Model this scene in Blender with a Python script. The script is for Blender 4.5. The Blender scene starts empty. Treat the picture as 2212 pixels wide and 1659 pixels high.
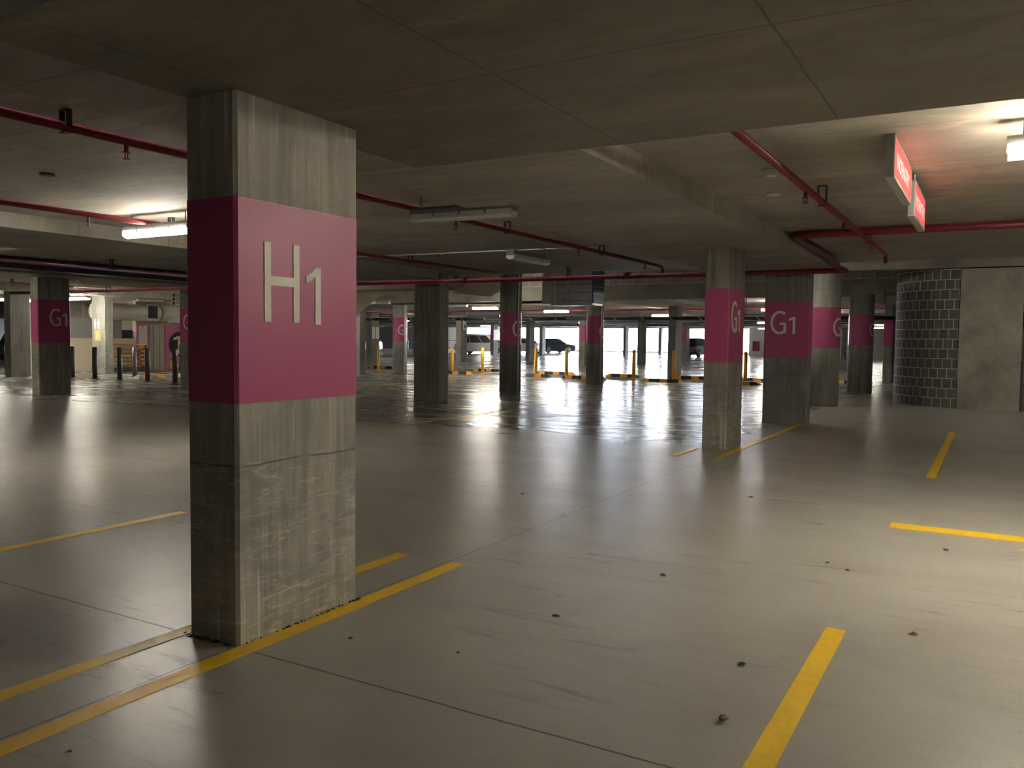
import bpy, math, random
from mathutils import Vector, Matrix
random.seed(7)
S = 0.81            # all coordinates below are in survey units; 1 unit = 0.81 m
C = bpy.context.scene.collection
pi = math.pi

# ------------------------------------------------------------------ materials
class NT:
    def __init__(s, name):
        s.m = bpy.data.materials.new(name); s.m.use_nodes = True
        s.t = s.m.node_tree; s.t.nodes.clear()
        s.out = s.n('ShaderNodeOutputMaterial')
        s.b = s.n('ShaderNodeBsdfPrincipled'); s.l(s.b.outputs[0], s.out.inputs[0])
        tc = s.n('ShaderNodeTexCoord'); s.obj = tc.outputs['Object']; s.uv = tc.outputs['UV']
        g = s.n('ShaderNodeNewGeometry'); s.pos = g.outputs['Position']
    def n(s, ty, **k):
        nd = s.t.nodes.new(ty)
        for a, v in k.items():
            setattr(nd, a, v)
        return nd
    def l(s, a, b): s.t.links.new(a, b)
    def noise(s, vec, scale, detail=4, rough=.55, sc=(1, 1, 1), dist=0):
        mp = s.n('ShaderNodeMapping'); mp.inputs['Scale'].default_value = sc; s.l(vec, mp.inputs[0])
        nz = s.n('ShaderNodeTexNoise'); nz.inputs['Scale'].default_value = scale
        nz.inputs['Detail'].default_value = detail; nz.inputs['Roughness'].default_value = rough
        nz.inputs['Distortion'].default_value = dist
        s.l(mp.outputs[0], nz.inputs['Vector']); return nz.outputs['Fac']
    def ramp(s, f, stops):
        r = s.n('ShaderNodeValToRGB'); e = r.color_ramp.elements
        while len(e) < len(stops): e.new(.5)
        for i, (p, c) in enumerate(stops):
            e[i].position = p
            e[i].color = (c, c, c, 1) if not hasattr(c, '__len__') else (*c, 1)
        s.l(f, r.inputs[0]); return r.outputs[0]
    def mix(s, f, a, b, mode='MIX'):
        m = s.n('ShaderNodeMix', data_type='RGBA', blend_type=mode)
        for i, v in ((0, f), (6, a), (7, b)):
            if hasattr(v, 'links'): s.l(v, m.inputs[i])
            elif i == 0: m.inputs[i].default_value = v
            else: m.inputs[i].default_value = (*v, 1) if len(v) == 3 else v
        return m.outputs[2]
    def math(s, op, a, b=0, c=0):
        m = s.n('ShaderNodeMath', operation=op)
        for i, v in enumerate((a, b, c)):
            if hasattr(v, 'links'): s.l(v, m.inputs[i])
            else: m.inputs[i].default_value = v
        return m.outputs[0]
    def xyz(s, vec):
        x = s.n('ShaderNodeSeparateXYZ'); s.l(vec, x.inputs[0]); return x.outputs
    def line(s, coord, at, w):                       # 1 on a line at coordinate `at`
        return s.math('LESS_THAN', s.math('ABSOLUTE', s.math('SUBTRACT', coord, at)), w)
    def bump(s, h, strength=.2, dist=.01):
        b = s.n('ShaderNodeBump'); b.inputs['Strength'].default_value = strength
        b.inputs['Distance'].default_value = dist; s.l(h, b.inputs['Height']); s.l(b.outputs[0], s.b.inputs['Normal'])
    def set(s, **k):
        for a, v in k.items():
            i = s.b.inputs[a.replace('_', ' ')]
            if hasattr(v, 'links'): s.l(v, i)
            else: i.default_value = (*v, 1) if hasattr(v, '__len__') and len(v) == 3 else v

def plain(name, col, rough=.5, metal=0, var=.12, scale=14, spec=.5):
    t = NT(name)
    f = t.noise(t.obj, scale, 2)
    c = t.mix(f, tuple(x*(1-var) for x in col), tuple(min(1, x*(1+var)) for x in col))
    t.set(Base_Color=c, Roughness=rough, Metallic=metal); t.b.inputs['Specular IOR Level'].default_value = spec
    return t.m
def glow(name, col, strength):
    t = NT(name); t.set(Base_Color=(.9, .9, .9), Emission_Color=col, Emission_Strength=strength); return t.m

def concrete(name, col, dark=.55, rough=.75, streak=True, joints=(), seam=None, pale=False):
    t = NT(name)
    o = t.obj
    big = t.noise(o, 1.7, 4, .6)
    fine = t.noise(o, 38, 2, .6)
    c = t.mix(t.ramp(big, [(.3, 0), (.72, 1)]), tuple(x*dark for x in col), col)
    c = t.mix(t.math('MULTIPLY', t.ramp(fine, [(.35, 0), (.7, 1)]), .22), c, tuple(x*.45 for x in col))
    if streak:
        st = t.noise(o, 9, 4, .6, sc=(1.4, 1.4, .07))
        c = t.mix(t.math('MULTIPLY', t.ramp(st, [(.45, 0), (.66, 1)]), .62), c, tuple(x*.36 for x in col))
        st2 = t.noise(o, 26, 3, .6, sc=(1, 1, .03))
        c = t.mix(t.math('MULTIPLY', t.ramp(st2, [(.55, 0), (.62, 1)]), .2), c, tuple(min(1, x*1.5) for x in col))
    sp = t.noise(o, 60, 2, .5)
    c = t.mix(t.math('MULTIPLY', t.ramp(sp, [(.70, 0), (.74, 1)]), .5), c, tuple(x*.3 for x in col))
    x, y, z = t.xyz(o)
    wob = t.math('MULTIPLY', t.noise(o, 6, 3), .03)
    zz = t.math('ADD', z, wob)
    for j in joints:
        c = t.mix(t.math('MULTIPLY', t.line(zz, j*S+.015, .0045), .75), c, tuple(k*.2 for k in col))
    if seam is not None:
        c = t.mix(t.math('MULTIPLY', t.line(t.math('ADD', y, t.math('MULTIPLY', wob, .3)), seam*S, .003), .7), c, tuple(k*.22 for k in col))
    if pale:                                          # pale horizontal and vertical scrape marks low on the shaft
        h1 = t.noise(o, 7, 3, .5, sc=(.25, .25, 3.4), dist=.3)
        lowz = t.math('LESS_THAN', z, .95*S)
        m = t.math('MULTIPLY', t.ramp(h1, [(.485, 0), (.5, 1), (.515, 0)]), lowz)
        c = t.mix(t.math('MULTIPLY', m, .4), c, tuple(min(1, k*1.7) for k in col))
        bl = t.noise(o, 5, 5, .65, sc=(1, 1, 2.2))
        m = t.math('MULTIPLY', t.ramp(bl, [(.52, 0), (.58, 1)]), lowz)
        c = t.mix(t.math('MULTIPLY', m, .45), c, tuple(k*.42 for k in col))
        v = t.noise(o, 30, 2, .5, sc=(1, 1, .02))
        m = t.math('MULTIPLY', t.ramp(v, [(.6, 0), (.64, 1)]), t.ramp(t.noise(o, 2.2, 2), [(.48, 0), (.6, 1)]))
        c = t.mix(t.math('MULTIPLY', m, .45), c, tuple(min(1, k*1.7) for k in col))
    t.set(Base_Color=c, Roughness=rough)
    t.bump(t.math('ADD', t.math('MULTIPLY', fine, .5), big), .25, .006)
    return t.m

def ceiling_mat(name, col, seams_x=None, seams_y=None):
    t = NT(name); p = t.pos
    a = t.noise(p, .7, 4, .62, sc=(1, 1.5, 1)); b = t.noise(p, 3.2, 5, .65, sc=(1, 2.6, 1), dist=.4); f = t.noise(p, 45, 2, .6)
    c = t.mix(t.ramp(a, [(.3, 0), (.7, 1)]), tuple(x*.5 for x in col), col)
    c = t.mix(t.math('MULTIPLY', t.ramp(b, [(.42, 0), (.66, 1)]), .6), c, (col[0]*.66, col[1]*.56, col[2]*.42))
    c = t.mix(t.math('MULTIPLY', t.ramp(f, [(.4, 0), (.7, 1)]), .15), c, tuple(x*.4 for x in col))
    # water marks and rust streaks running along the boards
    w = t.noise(p, 1.1, 5, .7, sc=(.6, 2.4, 1), dist=.8)
    c = t.mix(t.math('MULTIPLY', t.ramp(w, [(.54, 0), (.66, 1)]), .5), c, (col[0]*1.25, col[1]*1.08, col[2]*.86))
    g = t.noise(p, 2.4, 6, .7, sc=(1, 1.8, 1), dist=.6)
    c = t.mix(t.math('MULTIPLY', t.ramp(g, [(.56, 0), (.66, 1)]), .4), c, tuple(x_*.4 for x_ in col))
    x, y, z = t.xyz(p)
    wob = t.math('MULTIPLY', t.noise(p, 5, 3), .02)
    m = None
    for coord, sp in ((x, seams_x), (y, seams_y)):
        if not sp: continue
        off, per = sp
        u = t.math('FRACT', t.math('DIVIDE', t.math('ADD', t.math('SUBTRACT', coord, off*S), wob), per*S))
        k = t.math('GREATER_THAN', t.math('ABSOLUTE', t.math('SUBTRACT', u, .5)), .5-.006/per*1.0)
        m = k if m is None else t.math('MAXIMUM', m, k)
        # every board row a slightly different grey
        idn = t.math('FLOOR', t.math('DIVIDE', t.math('ADD', t.math('SUBTRACT', coord, off*S), wob), per*S))
        wn = t.n('ShaderNodeTexWhiteNoise', noise_dimensions='1D'); t.l(idn, wn.inputs['W'])
        c = t.mix(t.math('MULTIPLY', wn.outputs[0], .28), c, tuple(x_*.6 for x_ in col))
    if m is not None:
        c = t.mix(t.math('MULTIPLY', m, .6), c, tuple(x_*.22 for x_ in col))
    t.set(Base_Color=c, Roughness=.72)
    return t.m

def floor_mat():
    t = NT('sealed_concrete_floor'); p = t.pos
    x, y, z = t.xyz(p)
    a = t.noise(p, .35, 5, .6); b = t.noise(p, 1.3, 6, .6, sc=(.7, 1.4, 1), dist=.2); f = t.noise(p, 55, 2, .6)
    c = t.mix(t.ramp(a, [(.3, 0), (.7, 1)]), (.35, .335, .30), (.46, .44, .395))
    c = t.mix(t.math('MULTIPLY', t.ramp(b, [(.45, 0), (.66, 1)]), .42), c, (.27, .25, .215))
    s1 = t.noise(p, 7, 6, .7, sc=(.25, 1.6, 1), dist=.5); s2 = t.noise(p, .8, 3, .5)
    sc_ = t.math('MULTIPLY', t.ramp(s1, [(.56, 0), (.66, 1)]), t.ramp(s2, [(.46, 0), (.58, 1)]))
    c = t.mix(t.math('MULTIPLY', sc_, .45), c, (.16, .145, .12))
    c = t.mix(t.math('MULTIPLY', t.ramp(f, [(.45, 0), (.72, 1)]), .16), c, (.2, .18, .15))
    # tyre polished traffic lane behind the first bays: darker and shinier
    d1 = t.n('ShaderNodeMapRange', interpolation_type='SMOOTHSTEP'); t.l(y, d1.inputs[0]); d1.inputs[1].default_value = 11*S; d1.inputs[2].default_value = 13.5*S
    d2 = t.n('ShaderNodeMapRange', interpolation_type='SMOOTHSTEP'); t.l(x, d2.inputs[0]); d2.inputs[1].default_value = -3.2*S; d2.inputs[2].default_value = -4.2*S
    lane = t.math('MULTIPLY', t.math('MULTIPLY', d1.outputs[0], d2.outputs[0]), t.ramp(t.noise(p, .9, 5, .6, sc=(.5, 1.6, 1), dist=.8), [(.36, .15), (.56, 1)]))
    c = t.mix(t.math('MULTIPLY', lane, .75), c, (.10, .10, .10))
    # oil spots
    sp = t.noise(p, 2.3, 2, .5); c = t.mix(t.math('MULTIPLY', t.ramp(sp, [(.74, 0), (.8, 1)]), .5), c, (.07, .06, .05))
    wob = t.math('MULTIPLY', t.noise(p, 4, 2), .012)
    m = t.line(t.math('ADD', y, wob), 2.952*S, .0055)
    for j in (12.42, 18.2, 24.6, 31.0, 38.0): m = t.math('MAXIMUM', m, t.line(t.math('ADD', y, wob), j*S, .006))
    for j in (-3.335, -12.95, -21.0): m = t.math('MAXIMUM', m, t.line(t.math('ADD', x, wob), j*S, .0035))
    c = t.mix(t.math('MULTIPLY', m, .8), c, (.03, .026, .02))
    r1 = t.noise(p, 1.6, 7, .6, sc=(.7, 1.3, 1), dist=.3)
    rg = t.math('ADD', t.ramp(r1, [(.3, .25), (.7, .34)]), t.math('MULTIPLY', f, .06))
    rg = t.math('SUBTRACT', rg, t.math('MULTIPLY', lane, .10))
    rg = t.math('ADD', rg, t.math('MULTIPLY', sc_, .12))
    t.set(Base_Color=c, Roughness=rg); t.b.inputs['Specular IOR Level'].default_value = .62
    w = t.noise(p, 1.3, 4, .55, sc=(.6, 1.6, 1), dist=.2)
    h = t.math('ADD', t.math('MULTIPLY', w, .45), t.math('MULTIPLY', t.noise(p, 9, 4, .7, sc=(.6, 1.5, 1)), .20))
    h = t.math('ADD', h, t.math('MULTIPLY', f, .03))
    h = t.math('SUBTRACT', h, t.math('MULTIPLY', m, .4))
    t.bump(h, .22, .02)
    return t.m

def blocks(name, col, mortar, bw, bh, uv=True, ms=.012):
    t = NT(name)
    br = t.n('ShaderNodeTexBrick'); t.l(t.uv, br.inputs[0])
    br.inputs['Scale'].default_value = 1; br.inputs['Brick Width'].default_value = bw; br.inputs['Row Height'].default_value = bh
    br.inputs['Mortar Size'].default_value = ms; br.inputs['Mortar Smooth'].default_value = .1; br.inputs['Bias'].default_value = -.2
    br.inputs['Color1'].default_value = (*[c*1.25 for c in col], 1); br.inputs['Color2'].default_value = (*[c*.8 for c in col], 1)
    br.inputs['Mortar'].default_value = (*mortar, 1)
    f = t.noise(t.obj, 30, 4)
    c = t.mix(t.math('MULTIPLY', f, .35), br.outputs[0], tuple(x*.4 for x in col))
    t.set(Base_Color=c, Roughness=.85)
    t.bump(t.math('SUBTRACT', 1, br.outputs['Fac']), .4, .008)
    return t.m

def paint(name, col, worn=.25):
    t = NT(name); p = t.pos
    f = t.noise(p, 22, 5, .7); g = t.noise(p, 3, 3)
    c = t.mix(t.math('MULTIPLY', t.ramp(t.math('MULTIPLY', f, g), [(.2, 0), (.36, 1)]), worn), col, tuple(x*.45 for x in col))
    t.set(Base_Color=c, Roughness=.42); t.bump(f, .2, .004); return t.m

def stripes(name, a, b, per, axis=0, skew=0, duty=.5):
    t = NT(name); x = t.xyz(t.obj)
    u = t.math('ADD', x[axis], t.math('MULTIPLY', x[2], skew))
    k = t.math('LESS_THAN', t.math('FRACT', t.math('DIVIDE', u, per)), duty)
    t.set(Base_Color=t.mix(k, a, b), Roughness=.6); return t.m

M = {}
M['floor'] = floor_mat()
M['ceil'] = ceiling_mat('board_marked_slab', (.52, .49, .43), None, (2.4, 1.48))
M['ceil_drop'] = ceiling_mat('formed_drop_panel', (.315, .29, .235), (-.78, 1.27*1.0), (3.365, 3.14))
M['ceil_band'] = ceiling_mat('formed_band_beam', (.50, .475, .42), None, (2.75, 1.5))
M['ceil_far'] = ceiling_mat('far_slab', (.5, .48, .44), None, (2.4, 1.48))
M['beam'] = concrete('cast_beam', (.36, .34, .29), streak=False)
M['col'] = concrete('column_concrete', (.40, .385, .335), joints=(.93,), pale=True)
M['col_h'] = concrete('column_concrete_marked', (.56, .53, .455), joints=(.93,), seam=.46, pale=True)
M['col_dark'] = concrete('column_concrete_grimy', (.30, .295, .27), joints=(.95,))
M['col_r'] = concrete('column_concrete_round', (.42, .41, .36), joints=(2.95,))
M['panel'] = concrete('stained_panel', (.46, .44, .37), dark=.45, streak=False)
M['pink'] = plain('magenta_wall_paint', (.46, .075, .20), .42, var=.05, scale=3)
M['pink_l'] = plain('pink_lobby_paint', (.55, .14, .32), .5, var=.05)
M['white'] = plain('white_lettering', (.80, .78, .70), .45, var=.06)
M['yellow'] = paint('yellow_line_paint', (.95, .60, .015))
M['yellow_b'] = plain('yellow_bollard_paint', (.85, .50, .03), .4, var=.06)
M['blue'] = paint('blue_bay_paint', (.12, .2, .42), .6)
M['red'] = plain('red_pipe_paint', (.17, .014, .022), .42, var=.1)
M['steel'] = plain('zinc_steel', (.25, .24, .22), .45, .6)
M['dark_steel'] = plain('dark_grey_steel', (.06, .06, .062), .4, .2)
M['black'] = plain('black_rubber', (.02, .02, .02), .7)
M['lamp_body'] = plain('grey_lamp_body', (.28, .28, .28), .5)
M['lamp_diff'] = plain('clear_ribbed_diffuser', (.72, .72, .68), .22)
M['lit'] = glow('glowing_tube_cover', (1, .915, .78), 42)
M['lit_far'] = glow('glowing_far_tube_cover', (1, .93, .80), 75)
M['lit_strong'] = glow('glowing_twin_tube_cover', (1, .90, .72), 95)
M['cable'] = plain('black_cable', (.03, .03, .03), .5)
M['pvc'] = plain('white_conduit', (.6, .6, .56), .5)
M['cream'] = plain('cream_plastic', (.7, .67, .55), .4)
M['sign_red'] = glow('lit_red_sign_face', (1, .13, .12), .42)
_b = M['sign_red'].node_tree.nodes['Principled BSDF']; _b.inputs['Base Color'].default_value = (.75, .06, .06, 1)
M['sign_white'] = glow('lit_white_sign_letters', (1, .6, .52), .55)
M['alu'] = plain('aluminium_trim', (.55, .53, .48), .4, .3)
M['grey_pl'] = plain('grey_plastic', (.22, .22, .22), .5)
M['white_panel'] = plain('white_panel', (.75, .72, .66), .5)
M['galv'] = plain('galvanised_duct', (.5, .52, .56), .35, .4, scale=3)
M['blue_panel'] = plain('dark_blue_panel', (.05, .08, .16), .5)
M['duct_white'] = plain('insulated_duct', (.62, .58, .48), .6)
M['orange'] = plain('orange_handrail', (.75, .27, .04), .4)
M['orange_l'] = plain('orange_hazard_panel', (.9, .45, .05), .5)
M['door_grey'] = plain('grey_lift_door', (.36, .33, .27), .4, .2)
M['lobby_wall'] = plain('lobby_plaster', (.55, .48, .35), .7)
M['far_wall'] = plain('pale_far_wall', (.6, .59, .57), .7)
M['glass'] = plain('dark_glass', (.02, .022, .025), .08)
M['tyre'] = plain('tyre_rubber', (.018, .018, .018), .8)
M['rim'] = plain('alloy_rim', (.6, .6, .6), .3, .7)
M['silver'] = plain('silver_car_paint', (.5, .52, .55), .25, .5, var=.03)
M['black_car'] = plain('black_car_paint', (.02, .02, .025), .2, .1, var=.03)
M['navy_car'] = plain('navy_car_paint', (.03, .05, .09), .2, .2, var=.03)
M['white_car'] = plain('white_car_paint', (.75, .75, .75), .3, var=.03)
M['tail'] = plain('red_tail_lamp', (.6, .02, .02), .3)
M['head'] = plain('clear_head_lamp', (.8, .8, .8), .15)
M['leaf'] = plain('dry_leaf', (.16, .07, .03), .8)
M['leaf_d'] = plain('dark_leaf', (.045, .035, .025), .8)
M['stone'] = plain('pale_pebble', (.22, .19, .15), .8)
M['hazard'] = stripes('black_yellow_bands', (.02, .02, .02), (.75, .33, .03), .62, 0, .5, .42)
M['hazard_w'] = stripes('white_orange_bands', (.25, .25, .24), (.8, .38, .04), .5, 1, .5, .5)
M['barstripe'] = stripes('black_bar_yellow_marks', (.03, .03, .03), (.6, .42, .08), 1.0, 0, 1, .055)
M['yellow_note'] = plain('yellow_notice', (.55, .48, .12), .6)
M['block_r'] = blocks('grey_blockwork_curved', (.12, .12, .112), (.62, .59, .50), .225*S, .2475*S, ms=.008)
M['block_f'] = blocks('grey_blockwork_upper', (.30, .28, .24), (.62, .58, .48), .5*S, .25*S, ms=.012)
M['block_d'] = blocks('grey_blockwork_right', (.13, .125, .11), (.3, .28, .24), .45*S, .2475*S, ms=.008)
M['outside'] = plain('sunlit_paving', (.6, .6, .6), .8)

# ------------------------------------------------------------------ mesh tools
class MB:
    def __init__(s): s.v = []; s.f = []; s.uv = {}; s.sm = False
    def add(s, vs, fs, uvs=None):
        o = len(s.v); s.v += [tuple(v) for v in vs]
        for i, f in enumerate(fs):
            if uvs: s.uv[len(s.f)] = uvs[i]
            s.f.append([o+k for k in f])
        return s
    def box(s, x0, x1, y0, y1, z0, z1):
        x0, x1 = sorted((x0, x1)); y0, y1 = sorted((y0, y1)); z0, z1 = sorted((z0, z1))
        return s.add([(x0, y0, z0), (x1, y0, z0), (x1, y1, z0), (x0, y1, z0), (x0, y0, z1), (x1, y0, z1), (x1, y1, z1), (x0, y1, z1)],
                     [(0, 3, 2, 1), (4, 5, 6, 7), (0, 1, 5, 4), (1, 2, 6, 5), (2, 3, 7, 6), (3, 0, 4, 7)])
    def cham(s, x0, x1, y0, y1, z0, z1, c):          # box with chamfered vertical arrises
        p = [(x0+c, y0), (x1-c, y0), (x1, y0+c), (x1, y1-c), (x1-c, y1), (x0+c, y1), (x0, y1-c), (x0, y0+c)]
        return s.prism(p, z0, z1)
    def prism(s, p, z0, z1):
        n = len(p)
        return s.add([(a, b, z0) for a, b in p]+[(a, b, z1) for a, b in p],
                     [list(range(n))[::-1], list(range(n, 2*n))]+[(i, (i+1) % n, n+(i+1) % n, n+i) for i in range(n)])
    def cyl(s, a, b, r, n=16, r2=None, caps=True):
        a, b = Vector(a), Vector(b); d = (b-a).normalized(); r2 = r if r2 is None else r2
        u = d.orthogonal().normalized(); w = d.cross(u)
        vs = []
        for p, q in ((a, r), (b, r2)):
            for i in range(n):
                t = 2*pi*i/n; vs.append(p+(u*math.cos(t)+w*math.sin(t))*q)
        fs = [(i, (i+1) % n, n+(i+1) % n, n+i) for i in range(n)]
        if caps: fs += [list(range(n))[::-1], list(range(n, 2*n))]
        return s.add(vs, fs)
    def tube(s, pts, r, n=10):
        P = [Vector(p) for p in pts]; vs = []; N = len(P); u = None
        for k, p in enumerate(P):
            d = (P[min(k+1, N-1)]-P[max(k-1, 0)]).normalized()
            if u is None: u = d.orthogonal().normalized()
            u = (u-d*u.dot(d)).normalized(); w = d.cross(u)
            for i in range(n):
                t = 2*pi*i/n; vs.append(p+(u*math.cos(t)+w*math.sin(t))*r)
        fs = [(k*n+i, k*n+(i+1) % n, (k+1)*n+(i+1) % n, (k+1)*n+i) for k in range(N-1) for i in range(n)]
        fs += [list(range(n))[::-1], [(N-1)*n+i for i in range(n)]]
        return s.add(vs, fs)
    def sweep(s, prof, axis, a, b, taper=0):         # extrude a closed (u, z) profile along x or y
        n = len(prof); vs = []
        for q in (a, b):
            for (u, z) in prof: vs.append((q, u, z) if axis == 0 else (u, q, z))
        return s.add(vs, [list(range(n))[::-1], list(range(n, 2*n))]+[(i, (i+1) % n, n+(i+1) % n, n+i) for i in range(n)])
    def build(s, name, mat, parent=None, origin=None, smooth=False):
        if parent is not None: origin = parent['_o'] if '_o' in parent else (0, 0, 0)
        if origin is None:
            xs, ys, zs = zip(*s.v)
            origin = ((min(xs)+max(xs))/2, (min(ys)+max(ys))/2, min(zs))
        me = bpy.data.meshes.new(name)
        me.from_pydata([((x-origin[0])*S, (y-origin[1])*S, (z-origin[2])*S) for x, y, z in s.v], [], s.f)
        if s.uv:
            ul = me.uv_layers.new(name='UVMap')
            for fi, uvs in s.uv.items():
                for li, uv in zip(me.polygons[fi].loop_indices, uvs): ul.data[li].uv = (uv[0]*S, uv[1]*S)
        me.materials.append(M[mat]); me.update()
        import bmesh
        b = bmesh.new(); b.from_mesh(me); bmesh.ops.recalc_face_normals(b, faces=b.faces); b.to_mesh(me); b.free()
        if smooth:
            for p in me.polygons: p.use_smooth = len(p.vertices) == 4
        o = bpy.data.objects.new(name, me); C.objects.link(o)
        if parent is not None: o.parent = parent
        else: o.location = [k*S for k in origin]
        o['_o'] = tuple(origin)
        return o

def thing(name, loc, label, cat, group=None):
    o = bpy.data.objects.new(name, None); C.objects.link(o); o.location = [k*S for k in loc]
    o.empty_display_size = .1; o['_o'] = tuple(loc); return tag(o, label, cat, group)
def tag(o, label, cat, group=None, kind=None):
    o['label'] = label; o['category'] = cat
    if group: o['group'] = group
    if kind: o['kind'] = kind
    return o
def struct(o, label=None, cat=None):
    o['kind'] = 'structure'
    if label: o['label'] = label
    if cat: o['category'] = cat
    return o
def copy_tree(root, loc, rotz=0, label=None, group=None):
    def cp(o, par):
        c = o.copy(); C.objects.link(c)
        if par is not None: c.parent = par
        for ch in [k for k in bpy.data.objects if k.parent == o]: cp(ch, c)
        return c
    r = cp(root, None); r.location = [k*S for k in loc]; r.rotation_euler = (0, 0, rotz)
    if label: r['label'] = label
    if group: r['group'] = group
    return r

# ------------------------------------------------------------------ lettering
def qline(p, q, w):                                   # thick stroke as one quad
    (x0, y0), (x1, y1) = p, q; dx, dy = x1-x0, y1-y0; L = math.hypot(dx, dy); nx, ny = -dy/L*w/2, dx/L*w/2
    return [(x0-nx, y0-ny), (x1-nx, y1-ny), (x1+nx, y1+ny), (x0+nx, y0+ny)]
def glyph(ch):                                        # cap height 1; returns quads, advance
    q = []
    if ch == 'H':
        q = [[(0, 0), (.105, 0), (.105, 1), (0, 1)], [(.49, 0), (.595, 0), (.595, 1), (.49, 1)], [(.105, .455), (.49, .455), (.49, .575), (.105, .575)]]; a = .7
    elif ch == '1':
        q = [[(.165, 0), (.275, 0), (.275, .745), (.165, .745)], [(0, .56), (.165, .635), (.165, .745), (0, .66)]]; a = .33
    elif ch == 'F':
        q = [[(0, 0), (.11, 0), (.11, 1), (0, 1)], [(.11, .89), (.46, .89), (.46, 1), (.11, 1)], [(.11, .47), (.42, .47), (.42, .575), (.11, .575)]]; a = .52
    elif ch == 'G':
        n = 22; r1x, r1y, w = .40, .515, .115
        pts = []
        for i in range(n+1):
            t = math.radians(52+(308-52)*i/n)
            pts.append((.42+r1x*math.cos(t), .5+r1y*math.sin(t), .42+(r1x-w)*math.cos(t), .5+(r1y-w)*math.sin(t)))
        for i in range(n):
            a0, b0 = pts[i], pts[i+1]; q.append([(a0[0], a0[1]), (b0[0], b0[1]), (b0[2], b0[3]), (a0[2], a0[3])])
        q += [[(.58, .06), (.70, .03), (.70, .50), (.58, .50)], [(.42, .40), (.58, .40), (.58, .50), (.42, .50)]]; a = .80
    return q, a
def lettering(text, h, place, one=.74):
    """place(u, v, d) -> world point; builds thin extruded letters, returns MB"""
    m = MB(); u0 = 0
    for ch in text:
        q, a = glyph(ch)
        for poly in q:
            if abs(poly[0][0]-poly[1][0]) > .2:       # subdivide wide bars so they can follow a curve
                (ax, ay), (bx, by), (cx_, cy_), (dx, dy) = poly; subs = []
                for k in range(4):
                    t0, t1 = k/4, (k+1)/4
                    subs.append([(ax+(bx-ax)*t0, ay+(by-ay)*t0), (ax+(bx-ax)*t1, ay+(by-ay)*t1), (dx+(cx_-dx)*t1, dy+(cy_-dy)*t1), (dx+(cx_-dx)*t0, dy+(cy_-dy)*t0)])
            else: subs = [poly]
            for sp in subs:
                vs = [place(u0+x*h, y*h, .002) for x, y in sp]+[place(u0+x*h, y*h, .0065) for x, y in sp]
                m.add(vs, [(0, 3, 2, 1), (4, 5, 6, 7), (0, 1, 5, 4), (1, 2, 6, 5), (2, 3, 7, 6), (3, 0, 4, 7)])
        u0 += a*h
    return m
def font_mesh(text, size, place, depth=.003, align='LEFT', spacing=1.0, line=1.0):
    cu = bpy.data.curves.new('t', 'FONT'); cu.body = text; cu.size = size; cu.align_x = align; cu.resolution_u = 2
    cu.space_character = spacing; cu.space_line = line
    ob = bpy.data.objects.new('t', cu); C.objects.link(ob)
    me = bpy.data.meshes.new_from_object(ob.evaluated_get(bpy.context.evaluated_depsgraph_get()))
    m = MB(); m.add([place(v.co.x, v.co.y, depth) for v in me.vertices], [list(p.vertices) for p in me.polygons])
    bpy.data.objects.remove(ob); bpy.data.curves.remove(cu); bpy.data.meshes.remove(me)
    return m

# ------------------------------------------------------------------ setting
struct(MB().box(-100, 16, -12, 106, -.3, 0).build('floor', 'floor'), 'sealed grey concrete car park floor')
struct(MB().box(-160, 60, 106.02, 190, -.35, -.05).build('ground', 'outside'), 'bright paving outside the far opening')
struct(MB().box(-14, 16, -12, 17.8, 3.2, 3.6).build('ceiling', 'ceil'), 'board marked concrete slab overhead')
struct(MB().box(-30, 16, 17.8, 30.3, 4.45, 4.8).build('ceiling', 'ceil'), 'raised slab over the cross aisle')
struct(MB().box(-100, -14, -12, 17.8, 3.4, 3.75).build('ceiling', 'ceil'), 'slab over the left bays')
struct(MB().box(-100, -30, 17.8, 30.3, 3.4, 3.75).build('ceiling', 'ceil'), 'slab over the lobby side')
struct(MB().box(-100, 16, 30.3, 106, 3.35, 3.7).build('ceiling', 'ceil_far'), 'slab over the far bays')
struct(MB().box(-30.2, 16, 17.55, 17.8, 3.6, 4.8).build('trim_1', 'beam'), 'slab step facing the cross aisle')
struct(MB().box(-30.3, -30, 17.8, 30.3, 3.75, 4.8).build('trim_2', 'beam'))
# drop panel and band beams below the slab
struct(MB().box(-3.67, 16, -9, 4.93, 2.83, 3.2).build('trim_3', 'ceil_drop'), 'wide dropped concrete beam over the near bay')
struct(MB().box(-4.95, -2.69, -12, 17.4, 3.0, 3.2).build('trim_4', 'ceil_band'), 'shallow concrete band over the first column row')
struct(MB().box(-13.95, -11.33, -12, 16.1, 3.0, 3.4).build('trim_5', 'ceil_band'), 'shallow concrete band over the second column row')
struct(MB().box(-23.1, -20.5, -12, 17.8, 3.08, 3.4).build('trim_6', 'ceil_band'), 'shallow concrete band over the third column row')
struct(MB().box(-33.2, -30.6, -12, 30.3, 3.15, 3.4).build('trim_7', 'ceil_band'), 'shallow concrete band over the fourth column row')
k = 8
for x0, x1 in ((-13.9, -11.3), (-23.6, -21), (-34.2, -31.6), (-45.5, -43), (-4.6, -2.6)):
    struct(MB().box(x0, x1, 30.3, 106, 3.18, 3.35).build('trim_%d' % k, 'ceil_band')); k += 1
for y0 in (47.0, 58.0, 69.5, 82.0, 94.0):
    struct(MB().box(-75, 12, y0-.6, y0+1.4, 3.12, 3.35).build('trim_%d' % k, 'ceil_band')); k += 1
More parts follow.
